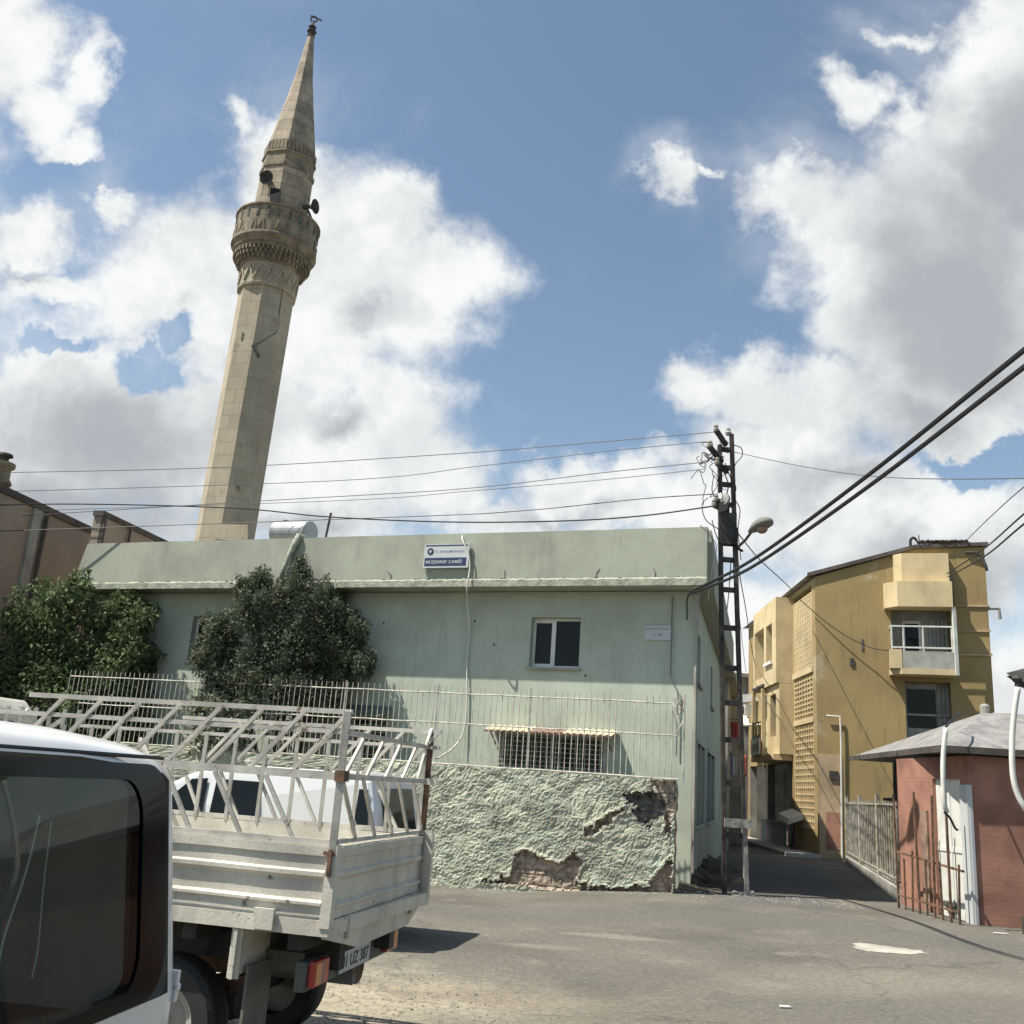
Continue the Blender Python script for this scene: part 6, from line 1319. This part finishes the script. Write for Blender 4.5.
# ================================================================== near white van (its left rear flank)
VO = at(182, 965, 3.3); VF = Fr((VO.x, VO.y), 188.5)      # u forward (towards and past the viewer), d>0 to the right
VF.n = V3(-VF.u.y, VF.u.x, 0)
if VF.n.x < 0: VF.n = -VF.n
van = thing('white_van', 'white van close by at lower left with black-framed dark side glass', 'van', tuple(VF.p(2.0, -.85, 0)))
VL = 4.3
def vsec(u):
    """half body section as (depth from flank plane, z) for a station u"""
    k = 0
    if u < .14: k = (1-u/.14)**2.0
    kr = max(0, (u-3.0)/1.3)
    rz = 1.735-.05*k-.05*max(0,1-u/.9)**2-.55*max(0, (u-3.2))**1.0-.0
    sc_ = .018*k
    P = [(.10+sc_*.3, .30), (.015+sc_, .42), (.0+sc_, .75), (.0+sc_, .98)]
    P += [(.10+sc_, min(rz-.085, 1.645)), (.118+sc_, rz-.06), (.15+sc_, rz-.036), (.22+sc_, rz-.014), (.36+sc_, rz-.010), (.85, rz)]
    return P
us = [0, .01, .03, .06, .12, .2, .3, .6, 1.0, 1.6, 2.2, 2.8, 3.2, 3.5, 3.8, 4.1, 4.3]
mbb = MB(); ns = None
def V_station(u):
    S = vsec(u); full = [VF.p(u, -a, z) for a, z in S]; full += [VF.p(u, -(1.70-a), z) for a, z in reversed(S[:-1])]; return full
secs = [V_station(u) for u in us]; ns = len(secs[0])
vs = [v for s_ in secs for v in s_]; fs = []
HOLE0, HOLE1 = .11, 3.2
for i in range(len(us)-1):
    for k in range(ns-1):
        if 3.2-1e-6 <= us[i] < 4.0 and 7 <= k <= ns-9: continue     # windscreen opening
        if us[i] >= .06-1e-6 and us[i+1] <= 3.2+1e-6 and k in (3, ns-5): continue     # side glass band left open
        fs.append((i*ns+k, (i+1)*ns+k, (i+1)*ns+k+1, i*ns+k+1))
fs.append(tuple(range(ns))); fs.append(tuple((len(us)-1)*ns+k for k in range(ns))[::-1])
mbb.add(vs, fs); body = mbb.build('body', M['vanwhite'], van, smooth=True)
import bmesh
me = body.data; es = 0
for p in me.polygons:
    if len(p.vertices) > 4: p.use_smooth = False
body.data.update()
def vpt(u, z, off=0):    # point on the tumblehome plane of the near flank
    a = .0+(.10)*(z-.98)/(1.645-.98); k = (1-min(u, .14)/.14)**2*.018; return VF.p(u, -(a+k)+off, z)
def vptf(u, z, off=0):
    a = .0+(.10)*(z-.98)/(1.645-.98); k = (1-min(u, .14)/.14)**2*.018; return VF.p(u, -(1.70-(a+k))-off, z)
# black surround: rounded outline minus inner opening
def rrect(u0, u1, z0, z1, r, n=6, r2=None):
    P = []; 
    for (cx_, cz_, a0, rr) in ((u1-r, z1-r, 0, r), (u0+r, z1-r, 90, r), (u0+(r2 or r), z0+(r2 or r), 180, r2 or r), (u1-r, z0+r, 270, r)):
        for i in range(n+1): a = radians(a0+90*i/n); P.append((cx_+rr*cos(a), cz_+rr*sin(a)))
    return P
for fn_, sg_ in ((vpt, 1), (vptf, -1)):
    outer = rrect(.10, 3.3, .985, 1.635, .13, r2=.14); 
    outer = [(u, z) for u, z in outer]
    inner = rrect(.26, 1.66, 1.02, 1.59, .11) if sg_ > 0 else rrect(.30, 2.9, 1.03, 1.56, .08)
    mb = MB(); n = len(outer); P = [fn_(u, z, .006) for u, z in outer]+[fn_(u, z, .006) for u, z in inner]+[fn_(u, z, -.03) for u, z in inner]
    mb.add(P, [(i, (i+1) % n, n+(i+1) % n, n+i) for i in range(n)]+[(n+i, n+(i+1) % n, 2*n+(i+1) % n, 2*n+i) for i in range(n)])
    sur = mb.build('window_surround', M['vanblack'], van)
    mb = MB(); mb.add([fn_(u, z, .0) for u, z in inner], [tuple(range(n))]); mb.build('side_window', M['vanglass'], van)
# drip channel under the roof, hinge, tail strip
mb = MB(); P = [VF.p(u, -(.112+(1-min(u,.14)/.14)**2*.018)+.004, 1.655) for u in us[4:13]]; mb.tube(P, .006, 5); mb.build('roof_gutter', M['vanblack'], van)
mb = MB(); mb.fbox(VF, -.022, .0, -.05, -.008, .94, 1.03); mb.fbox(VF, -.026, -.0, -.046, -.004, .972, .992); mb.build('door_hinge', M['vanwhite'], van, bevel=.004)
mb = MB(); mb.fbox(VF, -.012, .03, -.115, -.10, .5, .88); mb.build('tail_light', M['redlens'], van)
# underside skirt and wheels
wheel(VF.p(.85, -.14, .31), VF.n, .31, .19, van); wheel(VF.p(.85, -1.56, .31), -VF.n, .31, .19, van); wheel(VF.p(3.45, -.14, .31), VF.n, .31, .19, van); wheel(VF.p(3.45, -1.56, .31), -VF.n, .31, .19, van)
# interior: floor, seats, inner pillar trims, rear shelf
mb = MB(); mb.fbox(VF, .15, 3.4, -1.60, -.08, .50, .56); mb.build('cabin_floor', M['trim'], van)
def seat(u, d):
    mb = MB(); mb.fbox(VF, u, u+.5, d-.24, d+.24, .56, .86); mb.prism([VF.p(u,d-.23,.84), VF.p(u+.13,d-.23,.84), VF.p(u-.05,d-.21,1.36), VF.p(u-.17,d-.21,1.34)], VF.n*.45)
    s_ = mb.build('seat', M['seat'], van, bevel=.03); mb = MB(); mb.prism([VF.p(u-.16,d-.13,1.39), VF.p(u-.04,d-.13,1.40), VF.p(u-.08,d-.12,1.56), VF.p(u-.17,d-.12,1.55)], VF.n*.26); mb.build('headrest', M['seat'], s_, bevel=.03)
for u in (.95, 2.0): seat(u, -.45); seat(u, -1.2)
mb = MB(); mb.fbox(VF, .12, .6, -1.5, -.2, .86, .92); mb.build('parcel_shelf', M['trim'], van)
for s_ in (vpt, vptf):
    mb = MB(); mb.add([s_(.14,.99,-.05), s_(.14,1.60,-.05), s_(.25,1.60,-.05), s_(.25,.99,-.05)], [(0,1,2,3)]); mb.add([s_(1.50,.99,-.05), s_(1.50,1.60,-.05), s_(1.62,1.60,-.05), s_(1.62,.99,-.05)], [(0,1,2,3)]); mb.build('inner_trim', M['trim'], van)
# white seat belts hanging behind the glass
mb = MB(); mb.tube(smoothpts([vpt(.62,1.49,-.10), vpt(.635,1.35,-.12), vpt(.68,1.2,-.14), vpt(.74,1.10,-.12), vpt(.86,1.0,-.10), vpt(1.0,.92,-.10)], 6), .005, 5); mb.build('hanging_cord', M['cablewhite'], van)
mb = MB(); mb.tube(smoothpts([vpt(.50,1.47,-.14), vpt(.49,1.3,-.16), vpt(.50,1.15,-.16), vpt(.52,1.08,-.16)], 6), .004, 5); mb.build('hanging_cord', M['cablewhite'], van)

# ================================================================== white van behind the truck
BO = at(380, 800, 10.3); BF = Fr((BO.x, BO.y), 282)   # u forward (left), d towards the viewer
BF.n = V3(-BF.u.y, BF.u.x, 0)
if BF.n.y > 0: BF.n = -BF.n
bv = thing('panel_van', 'small white panel van parked behind the flatbed truck', 'van', tuple(BF.p(2, -.85, 0)))
ZR = 1.64
pr = [(0,.32),(-.02,.6),(0,.9),(.06,1.3),(.14,1.6),(.24,1.68),(.6,ZR+.02),(1.5,ZR+.02),(1.95,ZR-.03),(2.2,ZR-.11),(2.85,1.14),(3.0,1.06),(3.6,.92),(3.85,.75),(3.9,.35)]
n = len(pr); mb = MB(); rings = []
for (dd_, k) in ((-.16,1), (-.05,.5), (0,0)): pass
def brow(a, z, side):   # inset of the flank with height
    t_ = max(0, (z-.95)/.75); return .14*t_**1.4
P = []
for lat in (0, .04, .10, .5, .85, 1.2, 1.6, 1.66, 1.70):
    e = min(lat, 1.7-lat); sh = .05*max(0, 1-e/.10)**2
    for a, z in pr:
        cx_, cz_ = 2.0, .9; aa = a+(cx_-a)*sh*.5; zz2 = z-(z-cz_)*sh if z > .9 else z
        ins = brow(a, z, 0)*max(0, 1-e/.30) ; d_ = -lat-ins if lat < .85 else -lat+ins
        P.append(BF.p(aa, d_, zz2))
m_ = 9
mb.add(P, [(i*n+k, i*n+(k+1) % n, (i+1)*n+(k+1) % n, (i+1)*n+k) for i in range(m_-1) for k in range(n)]+[tuple(range(n))[::-1], tuple((m_-1)*n+k for k in range(n))])
bb = mb.build('body', M['vanwhite'], bv, smooth=False, bevel=.02)
def bwin(pts, nm, mt, lift=.012):
    mb = MB(); Q = [BF.p(a, -brow(a, z, 0)+lift-.002, z) for a, z in pts]; mb.add(Q, [tuple(range(len(Q)))]); return mb.build(nm, mt, bv)
bwin([(1.92,1.12),(1.94,1.50),(2.12,1.48),(2.50,1.12)], 'side_window', M['winglass']); bwin([(1.30,1.12),(1.34,1.50),(1.84,1.50),(1.84,1.12)], 'side_window', M['winglass']); bwin([(.10,1.12),(.16,1.50),(.26,1.50),(.26,1.12)], 'side_window', M['winglass'])
mb = MB(); mb.add([BF.p(.035,-.28,1.08), BF.p(.115,-.32,1.52), BF.p(.115,-1.38,1.52), BF.p(.035,-1.42,1.08)], [(0,1,2,3)])
for i_ in range(4): mb.v[i_] = mb.v[i_]-BF.u*.03
mb.build('rear_window', M['winglass'], bv)
for d0 in (-.10, -1.60): mb = MB(); mb.fbox(BF, -.03, .10, d0-.09, d0+.09, .78, 1.10); mb.build('tail_light', M['redlens'], bv)
mb = MB(); mb.fbox(BF, -.09, .12, -1.66, -.04, .36, .58); mb.build('rear_bumper', M['trim'], bv, bevel=.02)
mb = MB(); mb.tube([BF.p(.25,.012,1.05), BF.p(1.3,.012,1.05)], .008, 5); mb.build('side_trim', M['trim'], bv)
for a in (.75, 3.1): wheel(BF.p(a, -.12, .3), BF.n, .3, .18, bv); wheel(BF.p(a, -1.58, .3), -BF.n, .3, .18, bv)

# building on the opposite side of the street, behind the viewer (shows in the glass)
OB = Fr((-14, -11), 90, flip=True)
ob2 = simple_house('street_block', 'plain rendered block across the street behind the viewer', OB, 0, 34, 8, 6.0, M['brown'], [(2+5*k, 3.6+5*k, 1.2, 2.6) for k in range(6)]+[(2+5*k, 3.6+5*k, 4.0, 5.2) for k in range(6)])
RB = Fr((11.5, 2), 178, flip=False)
